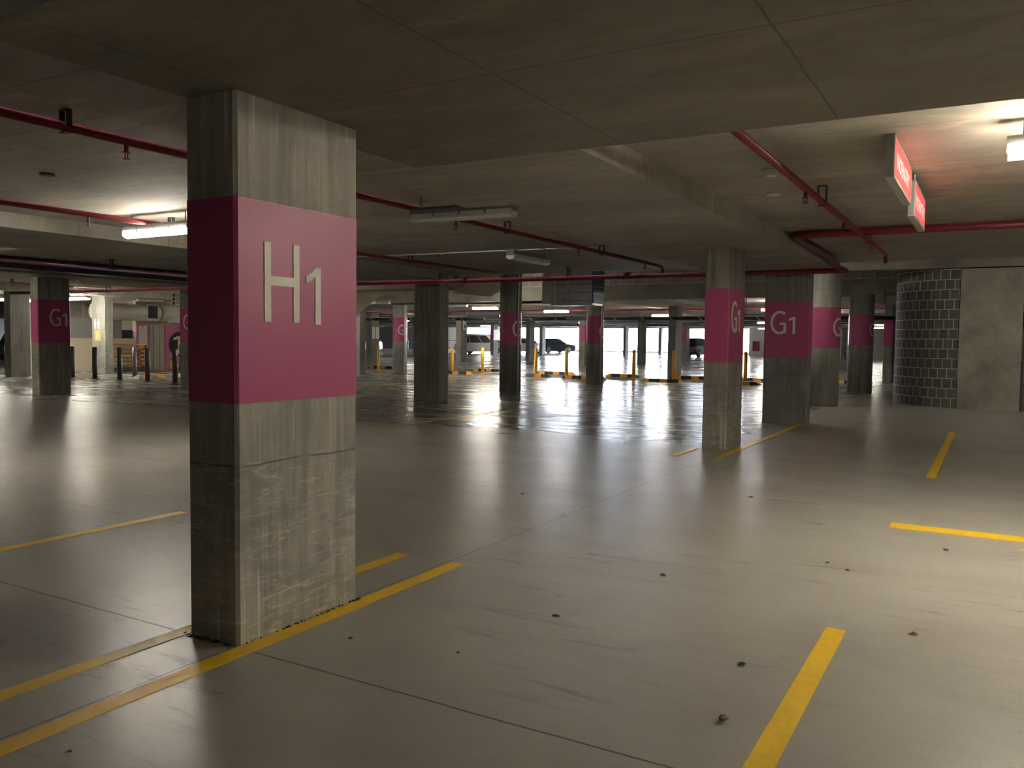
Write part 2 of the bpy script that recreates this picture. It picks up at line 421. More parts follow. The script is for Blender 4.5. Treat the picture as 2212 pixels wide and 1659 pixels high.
# header wall over the cross aisle end: cast beam with blockwork above
hb = MB().box(-30, 14, 29.75, 30.25, 3.17, 3.70)
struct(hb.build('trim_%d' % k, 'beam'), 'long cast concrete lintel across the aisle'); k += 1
def uvbox_y(m, x0, x1, y, z0, z1, th):                # wall facing -Y with block uv
    m.add([(x0, y, z0), (x1, y, z0), (x1, y, z1), (x0, y, z1)], [(0, 1, 2, 3)], [[(x0, z0), (x1, z0), (x1, z1), (x0, z1)]])
    m.add([(x0, y+th, z0), (x1, y+th, z0), (x1, y+th, z1), (x0, y+th, z1)], [(3, 2, 1, 0)], [[(x0, z1), (x1, z1), (x1, z0), (x0, z0)]])
    for a in (x0, x1): m.add([(a, y, z0), (a, y+th, z0), (a, y+th, z1), (a, y, z1)], [(0, 1, 2, 3)], [[(0, z0), (th, z0), (th, z1), (0, z1)]])
    m.add([(x0, y, z1), (x1, y, z1), (x1, y+th, z1), (x0, y+th, z1)], [(0, 1, 2, 3)], [[(x0, 0), (x1, 0), (x1, .01), (x0, .01)]])
    return m
struct(uvbox_y(MB(), -30, 14, 29.82, 3.702, 4.45, .36).build('wall_back_upper', 'block_f'), 'grey blockwork above the long lintel', 'wall')
# curved blockwork wall on the right with its concrete panel
m = MB(); cx_, cy_, R_ = -.55, 25.33, 1.85; N = 36; top = 3.7
a0, a1 = math.radians(262), math.radians(120)
for i in range(N):
    t0 = a0+(a1-a0)*i/N; t1 = a0+(a1-a0)*(i+1)/N
    for (ra, rb, flip) in ((R_, R_, 0), (R_-.2, R_-.2, 1)):
        p0 = (cx_+ra*math.cos(t0), cy_+ra*math.sin(t0)); p1 = (cx_+ra*math.cos(t1), cy_+ra*math.sin(t1))
        u0, u1 = R_*(a0-t0), R_*(a0-t1)
        vs = [(*p0, 0), (*p1, 0), (*p1, top), (*p0, top)]; uv = [(u0, 0), (u1, 0), (u1, top), (u0, top)]
        m.add(vs, [(0, 1, 2, 3)], [uv])
    q = [(cx_+r*math.cos(t), cy_+r*math.sin(t), top) for r, t in ((R_, t0), (R_, t1), (R_-.2, t1), (R_-.2, t0))]
    m.add(q, [(0, 1, 2, 3)], [[(0, 0), (.1, 0), (.1, .1), (0, .1)]])
for t in (a0, a1):
    q = [(cx_+r*math.cos(t), cy_+r*math.sin(t), z) for r, z in ((R_, 0), (R_-.2, 0), (R_-.2, top), (R_, top))]
    m.add(q, [(0, 1, 2, 3)], [[(0, 0), (.2, 0), (.2, top), (0, top)]])
struct(m.build('wall_right_curved', 'block_r'), 'curved dark blockwork wall with pale mortar joints', 'wall')
struct(MB().box(-.79, .555, 23.5, 23.8, 0, 3.47).build('wall_right_panel', 'panel'), 'tall stained concrete panel beside the curved blockwork', 'wall')
struct(MB().box(-4.6, 14, 23.46, 23.86, 3.5, 4.45).build('trim_%d' % k, 'beam'), 'concrete lintel over the right wall'); k += 1
struct(uvbox_y(MB(), .60, 12, 23.55, 0, 3.5, .25).build('wall_right_block', 'block_d'), 'dark blockwork at the right edge', 'wall')
# far perimeter
def wallbox(name, lab, mat, *b): return struct(MB().box(*b).build(name, mat), lab, 'wall')
wallbox('wall_far_left', 'pale far wall left of the bright opening', 'far_wall', -100, -69, 105.5, 105.9, 0, 3.35)
wallbox('wall_far_right', 'grey far wall right of the bright opening', 'far_wall', -24.3, 16, 97.0, 97.4, 0, 3.35)
wallbox('wall_far_return', 'short far return wall', 'far_wall', -24.6, -24.3, 97.0, 106, 0, 3.35)
wallbox('wall_far_sill', 'low sill below the far opening', 'beam', -69, -24.6, 105.6, 105.8, 0, .25)
wallbox('wall_east', 'right boundary wall', 'far_wall', 15.7, 16, -12, 97, 0, 4.45)
wallbox('wall_south', 'boundary wall behind', 'far_wall', -100, 16, -12.3, -12, 0, 3.6)
wallbox('wall_west', 'left boundary wall', 'far_wall', -100.3, -100, -12, 106, 0, 3.5)

# ------------------------------------------------------------------ columns
def rect_column(x0, x1, y0, y1, top, label, band=None, text=None, side='x', tpos=None, h=.43, mat='col', cat='column', base=0):
    cxm, cym = (x0+x1)/2, (y0+y1)/2
    t = thing('concrete_column', (cxm, cym, 0), label, cat)
    MB().cham(x0, x1, y0, y1, 0, top, .018).build('shaft', mat, t)
    if band:
        e = .0025; m = MB()
        p = [(x0-e+.018, y0-e), (x1+e-.018, y0-e), (x1+e, y0-e+.018), (x1+e, y1+e-.018), (x1+e-.018, y1+e), (x0-e+.018, y1+e), (x0-e, y1+e-.018), (x0-e, y0-e+.018)]
        n = 8; m.add([(a, b, band[0]) for a, b in p]+[(a, b, band[1]) for a, b in p], [(i, (i+1) % n, n+(i+1) % n, n+i) for i in range(n)])
        m.build('painted_band', 'pink', t)
    if text:
        if side == 'x': place = lambda u, v, d: (x1+.001+d, tpos[0]+u, tpos[1]+v)
        else: place = lambda u, v, d: (tpos[0]+u, y0-.001-d, tpos[1]+v)
        lettering(text, h, place).build('lettering', 'white', t)
    return t
def round_column(x, y, r, top, label, band=None, text=None, ang=None, tz=None, h=.43, mat='col_r', pipe=None):
    t = thing('round_column', (x, y, 0), label, 'column')
    MB().cyl((x, y, 0), (x, y, top), r, 40).build('shaft', mat, t, smooth=True)
    if band:
        MB().cyl((x, y, band[0]), (x, y, band[1]), r+.0025, 40, caps=False).build('painted_band', 'pink', t, smooth=True)
    if text:
        def place(u, v, d):
            a = math.radians(ang)+u/r; rr = r+.001+d
            return (x+rr*math.cos(a), y+rr*math.sin(a), tz+v)
        lettering(text, h, place).build('lettering', 'white', t)
    if pipe is not None:
        a = math.radians(pipe); px, py = x+(r+.03)*math.cos(a), y+(r+.03)*math.sin(a)
        MB().cyl((px, py, .01), (px, py, top), .028, 10).build('conduit', 'pvc', t, smooth=True)
    return t

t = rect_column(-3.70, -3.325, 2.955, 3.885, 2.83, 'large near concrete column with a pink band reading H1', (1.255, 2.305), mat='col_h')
x1 = -3.325
hm = MB()
def hq(y0, y1, z0, z1): hm.box(x1+.002, x1+.007, y0, y1, z0, z1)
hq(3.141, 3.186, 1.678, 2.098); hq(3.349, 3.394, 1.678, 2.098); hq(3.186, 3.349, 1.87, 1.92)
hq(3.518, 3.562, 1.672, 1.988)
vs = [(3.446, 1.90), (3.475, 1.909), (3.50, 1.925), (3.518, 1.942), (3.518, 1.988), (3.500, 1.972), (3.475, 1.953), (3.446, 1.942)]
hm.add([(x1+.002, a, b) for a, b in vs]+[(x1+.007, a, b) for a, b in vs], [list(range(8)), list(range(8, 16))[::-1]]+[(i, (i+1) % 8, 8+(i+1) % 8, 8+i) for i in range(8)])
hm.build('lettering', 'white', t)
# splash of mortar and cracked edge at the foot of the near column
ft = MB(); random.seed(3)
for i in range(70):
    y = 2.96+random.random()**.7*.95; s_ = .002+random.random()**2*.009
    ft.cyl((x1+.004+random.random()*.02, y, 0), (x1+.006, y+s_*.4, s_), s_, 6, s_*.3)
for i in range(26):
    x = -3.72+random.random()*.40; s_ = .002+random.random()**2*.010
    ft.cyl((x, 2.94-random.random()*.03, 0), (x, 2.95, s_), s_, 6, s_*.3)
o = ft.build('foot_grout', 'leaf_d', t); o['label'] = 'dark crumbled grout along the foot'

rect_column(-3.765, -3.402, 12.22, 13.09, 3.0, 'pale square column reading G1 in front of the wider one', (1.29, 2.385), 'G1', 'x', (12.33, 1.745), .46)
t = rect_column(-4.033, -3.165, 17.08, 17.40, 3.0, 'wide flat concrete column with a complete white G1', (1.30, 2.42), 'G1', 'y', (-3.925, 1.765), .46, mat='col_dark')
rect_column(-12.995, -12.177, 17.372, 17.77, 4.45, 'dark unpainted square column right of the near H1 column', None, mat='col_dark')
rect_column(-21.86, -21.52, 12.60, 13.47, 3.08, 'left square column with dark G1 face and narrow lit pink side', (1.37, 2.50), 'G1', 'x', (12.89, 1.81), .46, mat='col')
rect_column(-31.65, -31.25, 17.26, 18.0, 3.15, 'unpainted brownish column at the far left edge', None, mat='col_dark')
t = rect_column(-32.22, -31.36, 21.09, 21.47, 3.15, 'column carrying toilet pictograms and a yellow notice', None, mat='col')
# pictograms: two people, and a pale yellow poster
pm = MB()
for dx in (-.62, -.40):
    cx2 = -31.36+dx; yy = 21.086
    pm.cyl((cx2, yy, 2.20), (cx2, yy-.004, 2.20), .045, 12)
    pm.box(cx2-.07, cx2+.07, yy-.004, yy, 1.98, 2.14); pm.box(cx2-.055, cx2-.01, yy-.004, yy, 1.83, 1.99); pm.box(cx2+.01, cx2+.055, yy-.004, yy, 1.83, 1.99)
pm.build('toilet_pictogram', 'white', t)
MB().box(-32.02, -31.63, 21.078, 21.088, 1.36, 1.80).build('yellow_notice', 'yellow_note', t)
fm = MB()
for a in (-1, 1): fm.add([(-31.83+a*.02, 21.076, 1.74), (-31.83+a*.12, 21.076, 1.42), (-31.83+a*.08, 21.076, 1.42), (-31.83, 21.076, 1.66)], [(0, 1, 2, 3)])
fm.build('notice_print', 'white', t)
rect_column(-22.16, -21.3, 17.45, 17.8, 3.4, 'column half hidden behind the near H1 column with a G', (1.40, 2.45), 'G1', 'y', (-22.0, 1.80), .46, mat='col_dark')
rect_column(-44.75, -44.0, 27.45, 28.28, 3.4, 'distant column with a dark pink band reading F1', (1.44, 2.60), 'F1', 'x', (27.66, 1.80), .36, mat='col_dark')
round_column(-3.76, 22.42, .36, 3.5, 'round column with cut off G just right of the wide G1 column', (1.48, 2.50), 'G1', -52, 1.77, .46)
round_column(-3.78, 29.11, .38, 3.17, 'farther round column nearest the curved blockwork', (1.55, 2.51), 'G1', -42, 1.82, .42)
round_column(-12.71, 21.85, .325, 4.45, 'dark round column with pink band beside the square dark one', (1.43, 2.41), 'G1', -52, 1.68, .48, mat='col_dark', pipe=-20)
round_column(-12.75, 28.1, .315, 4.45, 'round column below the metal ductwork against bright daylight', (1.50, 2.48), 'G1', -40, 1.72, .46, pipe=-25)
round_column(-22.64, 29.26, .31, 3.17, 'pale round column with vivid pink band and cream G', (1.46, 2.50), 'G1', -70, 1.74, .44, mat='col_r', pipe=-15)
rect_column(-3.953, -3.6, 37.05, 38.1, 3.35, 'narrow pink banded column just left of the curved blockwork', (1.5, 2.65), mat='col')
rect_column(-12.72, -12.35, 35.9, 36.75, 3.35, 'plain column standing behind the right yellow bollards', None, mat='col_dark')
rect_column(-32.83, -32.4, 39.1, 39.84, 3.35, 'column with white posters left of the pale round column', None, mat='col_dark')
t = rect_column(-32.73, -32.3, 48.63, 49.44, 3.35, 'plain column with small white sign left of the silver car', None, mat='col')
MB().box(-32.298, -32.28, 48.9, 49.25, 2.25, 2.85).build('sign_plate', 'white', t)
MB().box(-32.279, -32.275, 48.98, 49.17, 2.35, 2.6).build('sign_symbol', 'dark_steel', t)
far = [(-33.46, -33.1, 60.0, 60.92, None, 'far plain column right of the dark round column'),
       (-22.48, -22.07, 47.1, 47.7, (1.5, 2.55), 'far pink column touching the left of the daylight glare'),
       (-33.96, -33.68, 82.0, 82.9, None, 'thin far column silhouetted alone in the white glare'),
       (-22.70, -22.32, 57.5, 58.36, None, 'middle silhouetted column in the glare with two faces'),
       (-34.5, -34.15, 94.1, 94.8, None, 'thinnest far column silhouetted right of the middle one'),
       (-23.24, -22.8, 69.1, 69.9, (1.5, 2.5), 'far pink banded column beside the rightmost yellow bollards'),
       (-45.3, -44.9, 73.7, 74.6, (1.5, 2.6), 'far pink banded column right of the silver car'),
       (-44.1, -43.7, 82.2, 83.0, None, 'far column with railing left of the glare'),
       (-25.0, -24.6, 90.0, 90.9, (1.5, 2.5), 'small pink column seen between the two G1 columns'),
       (-13.85, -13.5, 92.3, 93.0, None, 'tiny pale column seen between the two round right columns'),
       (-45.0, -44.6, 60.0, 60.8, (1.5, 2.5), 'far pink column left behind the unpainted dark column'),
       (-56.0, -55.6, 92.0, 92.9, (1.5, 2.5), 'far pink column behind the black car'),
       (-44.6, -44.2, 48.5, 49.3, None, 'grey column left of the posters column far back')]
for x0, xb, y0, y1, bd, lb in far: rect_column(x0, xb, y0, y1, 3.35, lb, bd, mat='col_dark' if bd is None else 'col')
# posters on the column behind the left pale round one
po = thing('poster_board', (-32.39, 39.45, 1.4), 'white poster with a round face cut off, on a far left column', 'poster')
MB().box(-32.398, -32.38, 39.15, 39.42, 1.55, 2.25).build('board', 'white_panel', po)
MB().box(-32.398, -32.38, 39.5, 39.8, 1.55, 2.25).build('board', 'white_panel', po)
MB().cyl((-32.379, 39.62, 1.75), (-32.37, 39.62, 1.75), .15, 20).build('round_motif', 'white', po)

# ------------------------------------------------------------------ floor markings
def pline(x0, x1, y0, y1, label, mat='yellow'):
    o = MB().box(x0, x1, y0, y1, .0005, .0032).build('painted_line', mat); tag(o, label, 'floor marking'); return o
pline(-3.315, -3.205, -6, 4.89, 'yellow bay line along the camera side foot of the H1 column')
pline(-3.80, -3.695, -6, 4.89, 'yellow bay line passing behind the H1 column')
pline(-.765, -.66, -6, 4.89, 'wide bright yellow bay line in the right foreground')
pline(-.665, -.56, 11.07, 17.07, 'short yellow bay line at the right, before the concrete panel')
pline(-.745, 4.0, 7.89, 8.10, 'glowing yellow line running sideways to the right edge')
o = MB().prism([(.19, 7.58), (.5, 7.66), (4, 7.66), (4, 7.42), (.5, 7.42)], .0005, .0032).build('painted_arrow', 'yellow'); tag(o, 'pointed yellow mark at the right edge below the glowing line', 'floor marking')
pline(-6.37, -6.27, -6, 5.0, 'faint yellow bay line on the left floor, behind the column')
pline(-9.46, -9.37, 11.38, 16.9, 'thin yellow line right of H1, running toward the dark column')
pline(-3.31, -3.205, 11.19, 16.95, 'yellow line from the near G1 column to the wide one')
pline(-3.90, -3.80, 11.2, 12.2, 'short yellow stub at the left foot of the near G1 column')
pline(-9.46, -9.37, -6, 5.0, 'faint yellow bay line at the far left edge of the floor')
pline(-18.2, -18.1, 20.0, 24.0, 'faint yellow line on the floor before the pale round column')
pline(-22.0, -21.9, 19.5, 25.0, 'faint yellow line behind the edge of the H1 column')
pline(-3.2, -3.1, 31.0, 36.5, 'thin yellow line left of the curved wall foot')
pline(-24.5, -23.2, 10.5, 12.0, 'faint blue painted patch at the left edge', 'blue')
pline(-33.55, -32.9, 24.9, 28.5, 'yellow warning strip before the lift doors')

# ------------------------------------------------------------------ pipes
def hanger_mb(x, y, z, top, r, alongy=True):
    m = MB(); w = r+.008
    for s_ in (-1, 1):
        if alongy: m.box(x+s_*w-.006, x+s_*w+.006, y-.02, y+.02, z-.01, top)
        else: m.box(x-.02, x+.02, y+s_*w-.006, y+s_*w+.006, z-.01, top)
    if alongy: m.box(x-w, x+w, y-.02, y+.02, top-.012, top); m.box(x-w, x+w, y-.02, y+.02, z-r-.012, z-r)
    else: m.box(x-.02, x+.02, y-w, y+w, top-.012, top); m.box(x-.02, x+.02, y-w, y+w, z-r-.012, z-r)
    return m
def head_mb(x, y, z, r):
    m = MB().cyl((x, y, z-r), (x, y, z-r-.05), .016, 10); m.cyl((x, y, z-r-.05), (x, y, z-r-.058), .03, 12)
    m.box(x-.016, x-.011, y-.004, y+.004, z-r-.10, z-r-.055); m.box(x+.011, x+.016, y-.004, y+.004, z-r-.10, z-r-.055)
    m.cyl((x, y, z-r-.10), (x, y, z-r-.106), .026, 12); return m
def sprinkler(x, y0, y1, z, r, label, hangers, heads, ceil=3.2, extra=None, drop=True):
    t = thing('sprinkler_pipe', (x, (y0+y1)/2, z-r), label, 'pipe', 'red sprinkler pipes under the ceiling')
    pts = [(x, y0, z), (x, y1, z)]
    if extra: pts += extra
    MB().tube(pts, r, 12).build('pipe', 'red', t, smooth=True)
    for y in hangers: hanger_mb(x, y, z, ceil if not callable(ceil) else ceil(y), r).build('hanger', 'dark_steel', t)
    for y in heads: head_mb(x, y, z, r).build('sprinkler_head', 'red', t)
    return t
PZ = 3.08
sprinkler(-1.58, 4.95, 14.6, 3.035, .032, 'red sprinkler pipe left of the NO ENTRY signs', [9.0, 12.6], [8.15, 10.4, 12.9], extra=[(-1.58, 14.68, 3.02), (-1.58, 14.72, 2.90)])
sprinkler(-5.80, -8, 15.75, PZ, .034, 'red sprinkler pipe running behind the near unlit lamp', [3.62, 6.6, 9.85, 13.0], [4.1, 8.6, 12.1, 15.0], extra=[(-5.80, 15.9, 3.07), (-5.8, 15.98, 3.03), (-5.8, 16.0, 2.96)])
sprinkler(-9.74, -8, 15.8, PZ, .034, 'red sprinkler pipe crossing the glow of the left lamp', [2.2, 7.55, 12.9], [6.35, 11.0, 14.6], extra=[(-9.74, 16.4, 3.08)])
sprinkler(-13.98, -8, 15.8, PZ+.1, .034, 'red sprinkler pipe at far left, third from the camera', [5, 11], [8.85, 13], ceil=3.4)
sprinkler(-27.0, -8, 17, 3.2, .04, 'thin dark red pipe above the grey bollards', [2, 9, 15], [5, 12], ceil=3.4)
sprinkler(-18.3, -8, 17, 3.15, .035, 'thin dark red pipe before the left G1 column', [4, 8.5, 12.5], [6.2, 10.5], ceil=3.4)
# big cross main and its feed
t = thing('sprinkler_main', (-8, 16.6, 2.95), 'long thick red main crossing in front of the column tops', 'pipe')
MB().tube([(-30, 16.62, 3.02), (-2.45, 16.62, 2.95)], .05, 14).build('pipe', 'red', t, smooth=True)
for x in (-24.5, -15.2, -8.2, -2.95):
    hanger_mb(x, 16.62, 3.0, 3.2 if x > -14 else 3.4, .05, False).build('hanger', 'dark_steel', t)
for x in (-10.9, -6.8): MB().cyl((x-.06, 16.62, 2.985), (x+.06, 16.62, 2.985), .068, 14).build('coupling', 'red', t, smooth=True)
t = thing('sprinkler_main', (0, 12.2, 3.0), 'thick bright red pipe at right, bent beside the concrete band', 'pipe')
MB().tube([(14, 12.62, 3.14), (-2.42, 12.47, 3.14), (-2.52, 12.5, 3.14), (-2.58, 12.65, 3.14), (-2.6, 15.7, 3.12), (-2.57, 16.0, 3.08), (-2.57, 16.2, 3.0), (-2.52, 16.45, 2.97), (-2.46, 16.62, 2.95)], .052, 14).build('pipe', 'red', t, smooth=True)
for x in (1.5, 6.5): hanger_mb(x, 12.55, 3.14, 3.2, .052, False).build('hanger', 'dark_steel', t)
# conduits
def conduit(pts, r, label, mat='pvc', clips=()):
    t = thing('conduit', pts[0], label, 'conduit'); MB().tube(pts, r, 8).build('tube', mat, t, smooth=True)
    for c in clips: MB().box(c[0]-.02, c[0]+.02, c[1]-.02, c[1]+.02, c[2]-.02, c[2]+.013).build('clip', mat, t)
conduit([(-11.2, 12.75, 3.185), (-4.97, 13.1, 3.185)], .012, 'thin white conduit across the ceiling behind the unlit lamps', clips=[(-9, 12.87, 3.185), (-7.5, 12.96, 3.185)])
conduit([(-2.65, 13.14, 3.185), (12, 13.25, 3.185)], .012, 'thin white conduit beside the bright red pipe', clips=[(-.6, 13.15, 3.185)])
conduit([(-11.0, 12.6, 3.17), (-11.2, 12.3, 3.16), (-11.31, 11.9, 3.05), (-11.31, 11.3, 2.99)], .012, 'curved white cable dropping over the dark beam by H1')
conduit([(-5.5, 5.02, 3.19), (-5.2, 5.02, 3.19)], .01, 'short pale conduit stub on the ceiling', 'steel')
# dark box standing in for the band's unlit side; pipes left and far
def shade_strip_y(x, y0, y1, z, w, h, label, rods, ceil):
    t = thing('shade_strip', (x, (y0+y1)/2, z), label, 'shade strip'); MB().box(x-w/2, x+w/2, y0, y1, z, z+h).build('shade_box', 'dark_steel', t)
    for y in rods:
        for s_ in (-1, 1): MB().cyl((x+s_*w*.4, y, z+h), (x+s_*w*.4, y, ceil-.004), .012, 6).build('rod', 'dark_steel', t)
shade_strip_y(-20.0, -4, 16.8, 3.12, .5, .22, 'dark strip standing in for shade on the band above the left G1 column', [3, 6, 9, 12, 15], 3.4)
t = thing('service_pipe', (-30, 28.8, 2.9), 'dark service pipe below the far left beam', 'pipe')
MB().tube([(-30, 27.5, 3.05), (-14.4, 27.6, 3.0)], .05, 10).build('pipe', 'dark_steel', t, smooth=True)
for x in (-28, -24, -18): MB().cyl((x, 27.55, 3.02), (x, 27.55, 4.45), .012, 6).build('rod', 'dark_steel', t)
for i, (y, z, r) in enumerate(((38, 3.1, .05), (44.5, 3.05, .06), (53, 3.05, .06), (64, 3.05, .07))):
    t = thing('service_pipe', (-25, y, z-r), ['dark pipe just behind the striped height bars', 'dark pipe second behind the height bars', 'dark pipe third behind the height bars', 'dark pipe farthest back under the slab'][i], 'pipe')
    MB().tube([(-48, y, z), (10, y, z)], r, 10).build('pipe', 'dark_steel' if i else 'red', t, smooth=True)
    for x in (-40, -29, -18, -7): MB().cyl((x, y, z), (x, y, 3.345), .012, 6).build('rod', 'dark_steel', t)

# ------------------------------------------------------------------ lamps
def make_lamp(label, lit=False, mat='lit', L=1.28, rod=.18):
    t = thing('ceiling_lamp', (0, 0, 0), label, 'lamp')
    w = .072
    body = [(-w, .02), (-w*.9, .075), (-w*.55, .105), (w*.55, .105), (w*.9, .075), (w, .02), (w, .005), (-w, .005)]
    m = MB(); m.sweep(body, 0, -L/2, L/2); m.build('housing', 'lamp_body', t)
    dif = [(-w*1.08, .028), (-w*1.10, -.03), (-w*.6, -.056), (0, -.064), (w*.6, -.056), (w*1.10, -.03), (w*1.08, .028)]
    m = MB(); m.sweep(dif, 0, -L/2+.01, L/2-.01); m.build('diffuser', mat if lit else 'lamp_diff', t)
    for x in (-L*.42, L*.42):
        MB().cyl((x, 0, .10), (x, 0, .105+rod), .007, 6).build('rod', 'steel', t)
    for x in (-L*.25, 0, L*.25):
        for s_ in (-1, 1): MB().box(x-.012, x+.012, s_*w*1.08-.004, s_*w*1.08+.012, -.005, .045).build('clip', 'lamp_body', t)
    return t
lampA = make_lamp('large unlit batten lamp hanging right of the H1 column')
lampA.location = (-5.06*S, 7.63*S, 2.945*S); lampA.rotation_euler = (0, 0, math.radians(3.5))
ROOT = lampA
MB().tube([(.02, 0, .10), (.02, .02, .14), (-.02, .06, .19), (-.05, .10, .252)], .008, 6)
cb = thing('smoke_detector', (-5.38, 8.08, 3.17), 'cream ceiling rose with black flex above the near lamp', 'ceiling fitting')
MB().cyl((-5.38, 8.08, 3.2), (-5.38, 8.08, 3.165), .075, 20, .05).build('base', 'cream', cb, smooth=True)
MB().tube([(-5.38, 8.08, 3.165), (-5.36, 7.95, 3.12), (-5.32, 7.8, 3.08), (-5.31, 7.70, 3.052)], .012, 8).build('flex', 'cable', cb)
def dup_lamp(x, y, z, rz, label, group=None): return copy_tree(ROOT, (x, y, z), rz, label, group)
dup_lamp(-6.87, 12.4, 2.96, pi/2, 'unlit batten lamp seen end on, right of the first unlit one')
dup_lamp(-14.85, 8.35, 3.13, 0, 'unlit lamp at the left edge below the glowing one')
dup_lamp(-22.6, 14.0, 3.12, 0, 'unlit lamp low at the left edge, above the brown column')
dup_lamp(-31.9, 23.6, 3.12, pi/2, 'unlit lamp above the big round duct')
dup_lamp(-21.5, 26.3, 3.0, 0, 'pale unlit lamp above the pale round column')
dup_lamp(-20.9, 31.0, 3.07, 0, 'pale unlit lamp right of the dark square column')
litA = make_lamp('glaring lit lamp peeking out left of the H1 column', True)
litA.location = (-9.55*S, 7.2*S, 2.96*S)
litB = make_lamp('glaring lit lamp at the right edge of the ceiling', True, 'lit_strong')
litB.location = (.66*S, 7.0*S, 2.98*S)
copy_tree(litA, (9.5, 7.0, 2.945), 0, 'lit lamp beyond the right edge')
copy_tree(litA, (4.6, 2.2, 2.545), pi/2, 'lit lamp beyond the right edge, beside the viewer')
copy_tree(litA, (6.0, 13.5, 2.945), 0, 'lit lamp beyond the right edge near the block wall')
copy_tree(litB, (-24.0, 8.3, 3.10), 0, 'added unseen lamp far beyond the left edge')  # added out of view to brighten the narrow side of the left G1 column
copy_tree(litA, (3.2, 20.0, 4.19), 0, 'added unseen lamp in the cross aisle beyond the right edge')  # extra lamp out of view, put in to light the right wall
copy_tree(litA, (-17.0, 27.8, 4.19), pi/2, 'added unseen lamp high in the cross aisle, shining on the blockwork')  # added behind the slab edge to light the blockwork
copy_tree(litA, (-6.0, 20.5, 4.19), 0, 'added unseen lamp hidden above the slab edge of the cross aisle')  # added fill light for the cross aisle, never in view
copy_tree(litA, (-22.0, 20.5, 4.19), 0, 'added unseen lamp hidden above the slab edge on the left')  # another unseen lamp put in to brighten the aisle on the left
litF = make_lamp('bright lit lamp left of the pictogram column', True, 'lit_far', rod=.22)
litF.location = (-31.0*S, 19.75*S, 3.0*S)
farlit = [(-34.2, 18.5, 2.95, 0, 'lit lamp cut by the left edge of the picture'),
          (-36.0, 26.0, 3.05, 0, 'lit lamp in front of the pink lift lobby'),
          (-36.5, 21.0, 3.05, 0, 'lit lamp left inside the lobby aisle'),
          (-40.5, 30.5, 3.05, 0, 'lit lamp deep in the lobby aisle'),
          (-19.7, 31.6, 2.98, 0, 'starry lit lamp behind the dark square column'),
          (-25.0, 24.5, 2.85, 0, 'lit lamp under the stair landing'),
          (-15.5, 43.0, 2.98, 0, 'broad lit lamp above the daylight glare'),
          (-18.4, 36.0, 2.98, 0, 'lit lamp left of the metal duct'),
          (-24.5, 42.0, 2.98, 0, 'lit lamp far behind the duct'),
          (-8.0, 36.0, 2.98, 0, 'lit lamp behind the near G1 column'),
          (-28.0, 60.0, 2.98, 0, 'lit lamp small in the far middle bays'),
          (-40.0, 52.0, 2.98, 0, 'lit lamp far back over the silver car'),
          (-38.5, 66.0, 2.98, 0, 'lit lamp farthest back on the left'),
          (-8.2, 45.0, 2.98, 0, 'lit lamp behind the round right columns'),
          (-14.0, 60.0, 2.98, 0, 'lit lamp far back in the middle lane'),
          (-32.0, 44.0, 2.98, 0, 'lit lamp over the plain column with a sign'),
          (-46.0, 74.0, 2.98, 0, 'lit lamp over the far parked cars'),
          (-60.0, 70.0, 2.98, 0, 'lit lamp over the black hatchback'),
          (-20.0, 85.0, 2.98, 0, 'lit lamp before the grey far wall'),
          (-9.1, 80.0, 2.98, 0, 'small glowing lamp between the two round right columns'),
          (-15.5, 74.0, 2.98, 0, 'small glowing lamp touching the right round column')]
for x, y, z, rz, lb in farlit: copy_tree(litF, (x, y, z), rz, lb)
# detectors and other small ceiling fittings
for x, y, lb in ((-1.86, 8.0, 'round cream detector left of the right sprinkler pipe'), (-2.12, 9.25, 'flat pale disc on the ceiling behind the detector')):
    t = thing('smoke_detector', (x, y, 3.15), lb, 'detector')
    MB().cyl((x, y, 3.2), (x, y, 3.185), .085, 24).build('base', 'cream', t, smooth=True)
    if y < 9: MB().cyl((x, y, 3.185), (x, y, 3.145), .075, 24, .05).build('sensor', 'cream', t, smooth=True)
for x, y, lb in ((-8.25, 4.95, 'dark oval vent disc on the left ceiling'), (-5.3, 13.1, 'small dark disc on the ceiling near the white conduit')):
    tag(MB().cyl((x, y, 3.2), (x, y, 3.18), .07, 20).build('ceiling_disc', 'dark_steel'), lb, 'ceiling fitting')

# ------------------------------------------------------------------ NO ENTRY light boxes
def no_entry(xf, y0, y1, z0, z1, label, ceil):
    t = thing('no_entry_sign', (xf-.05, (y0+y1)/2, z0), label, 'sign')
    MB().box(xf-.055, xf-.004, y0, y1, z0, z1).build('cabinet', 'grey_pl', t)
    m = MB(); w = .018
    m.box(xf-.004, xf+.004, y0, y1, z0, z0+w); m.box(xf-.004, xf+.004, y0, y1, z1-w, z1)
    m.box(xf-.004, xf+.004, y0, y0+w, z0+w, z1-w); m.box(xf-.004, xf+.004, y1-w, y1, z0+w, z1-w)
    m.box(xf-.06, xf+.004, y0, y1, z0-.006, z0)
    m.build('frame', 'alu', t)
    MB().box(xf-.004, xf+.001, y0+w, y1-w, z0+w, z1-w).build('red_face', 'sign_red', t)
    hh = (z1-z0)*.42
    for word, off in (('NO', -.36), ('ENTRY', .17)):
        fm = font_mesh(word, hh*1.35, lambda u, v, d: (xf+d, (y0+y1)/2+off+u*1.25, (z0+z1)/2-hh*.5+v), .003, 'CENTER', 1.0)
        fm.build('lettering', 'sign_white', t)
    if z1 < ceil-.01:
        for y in (y0+.25, y1-.25): MB().cyl((xf-.03, y, z1), (xf-.03, y, ceil), .012, 8).build('rod', 'steel', t)
no_entry(-.716, 7.0, 8.46, 2.87, 3.195, 'nearer red NO ENTRY light box', 3.2)
no_entry(-.69, 8.56, 9.80, 2.785, 3.105, 'farther red NO ENTRY light box hanging slightly lower', 3.2)

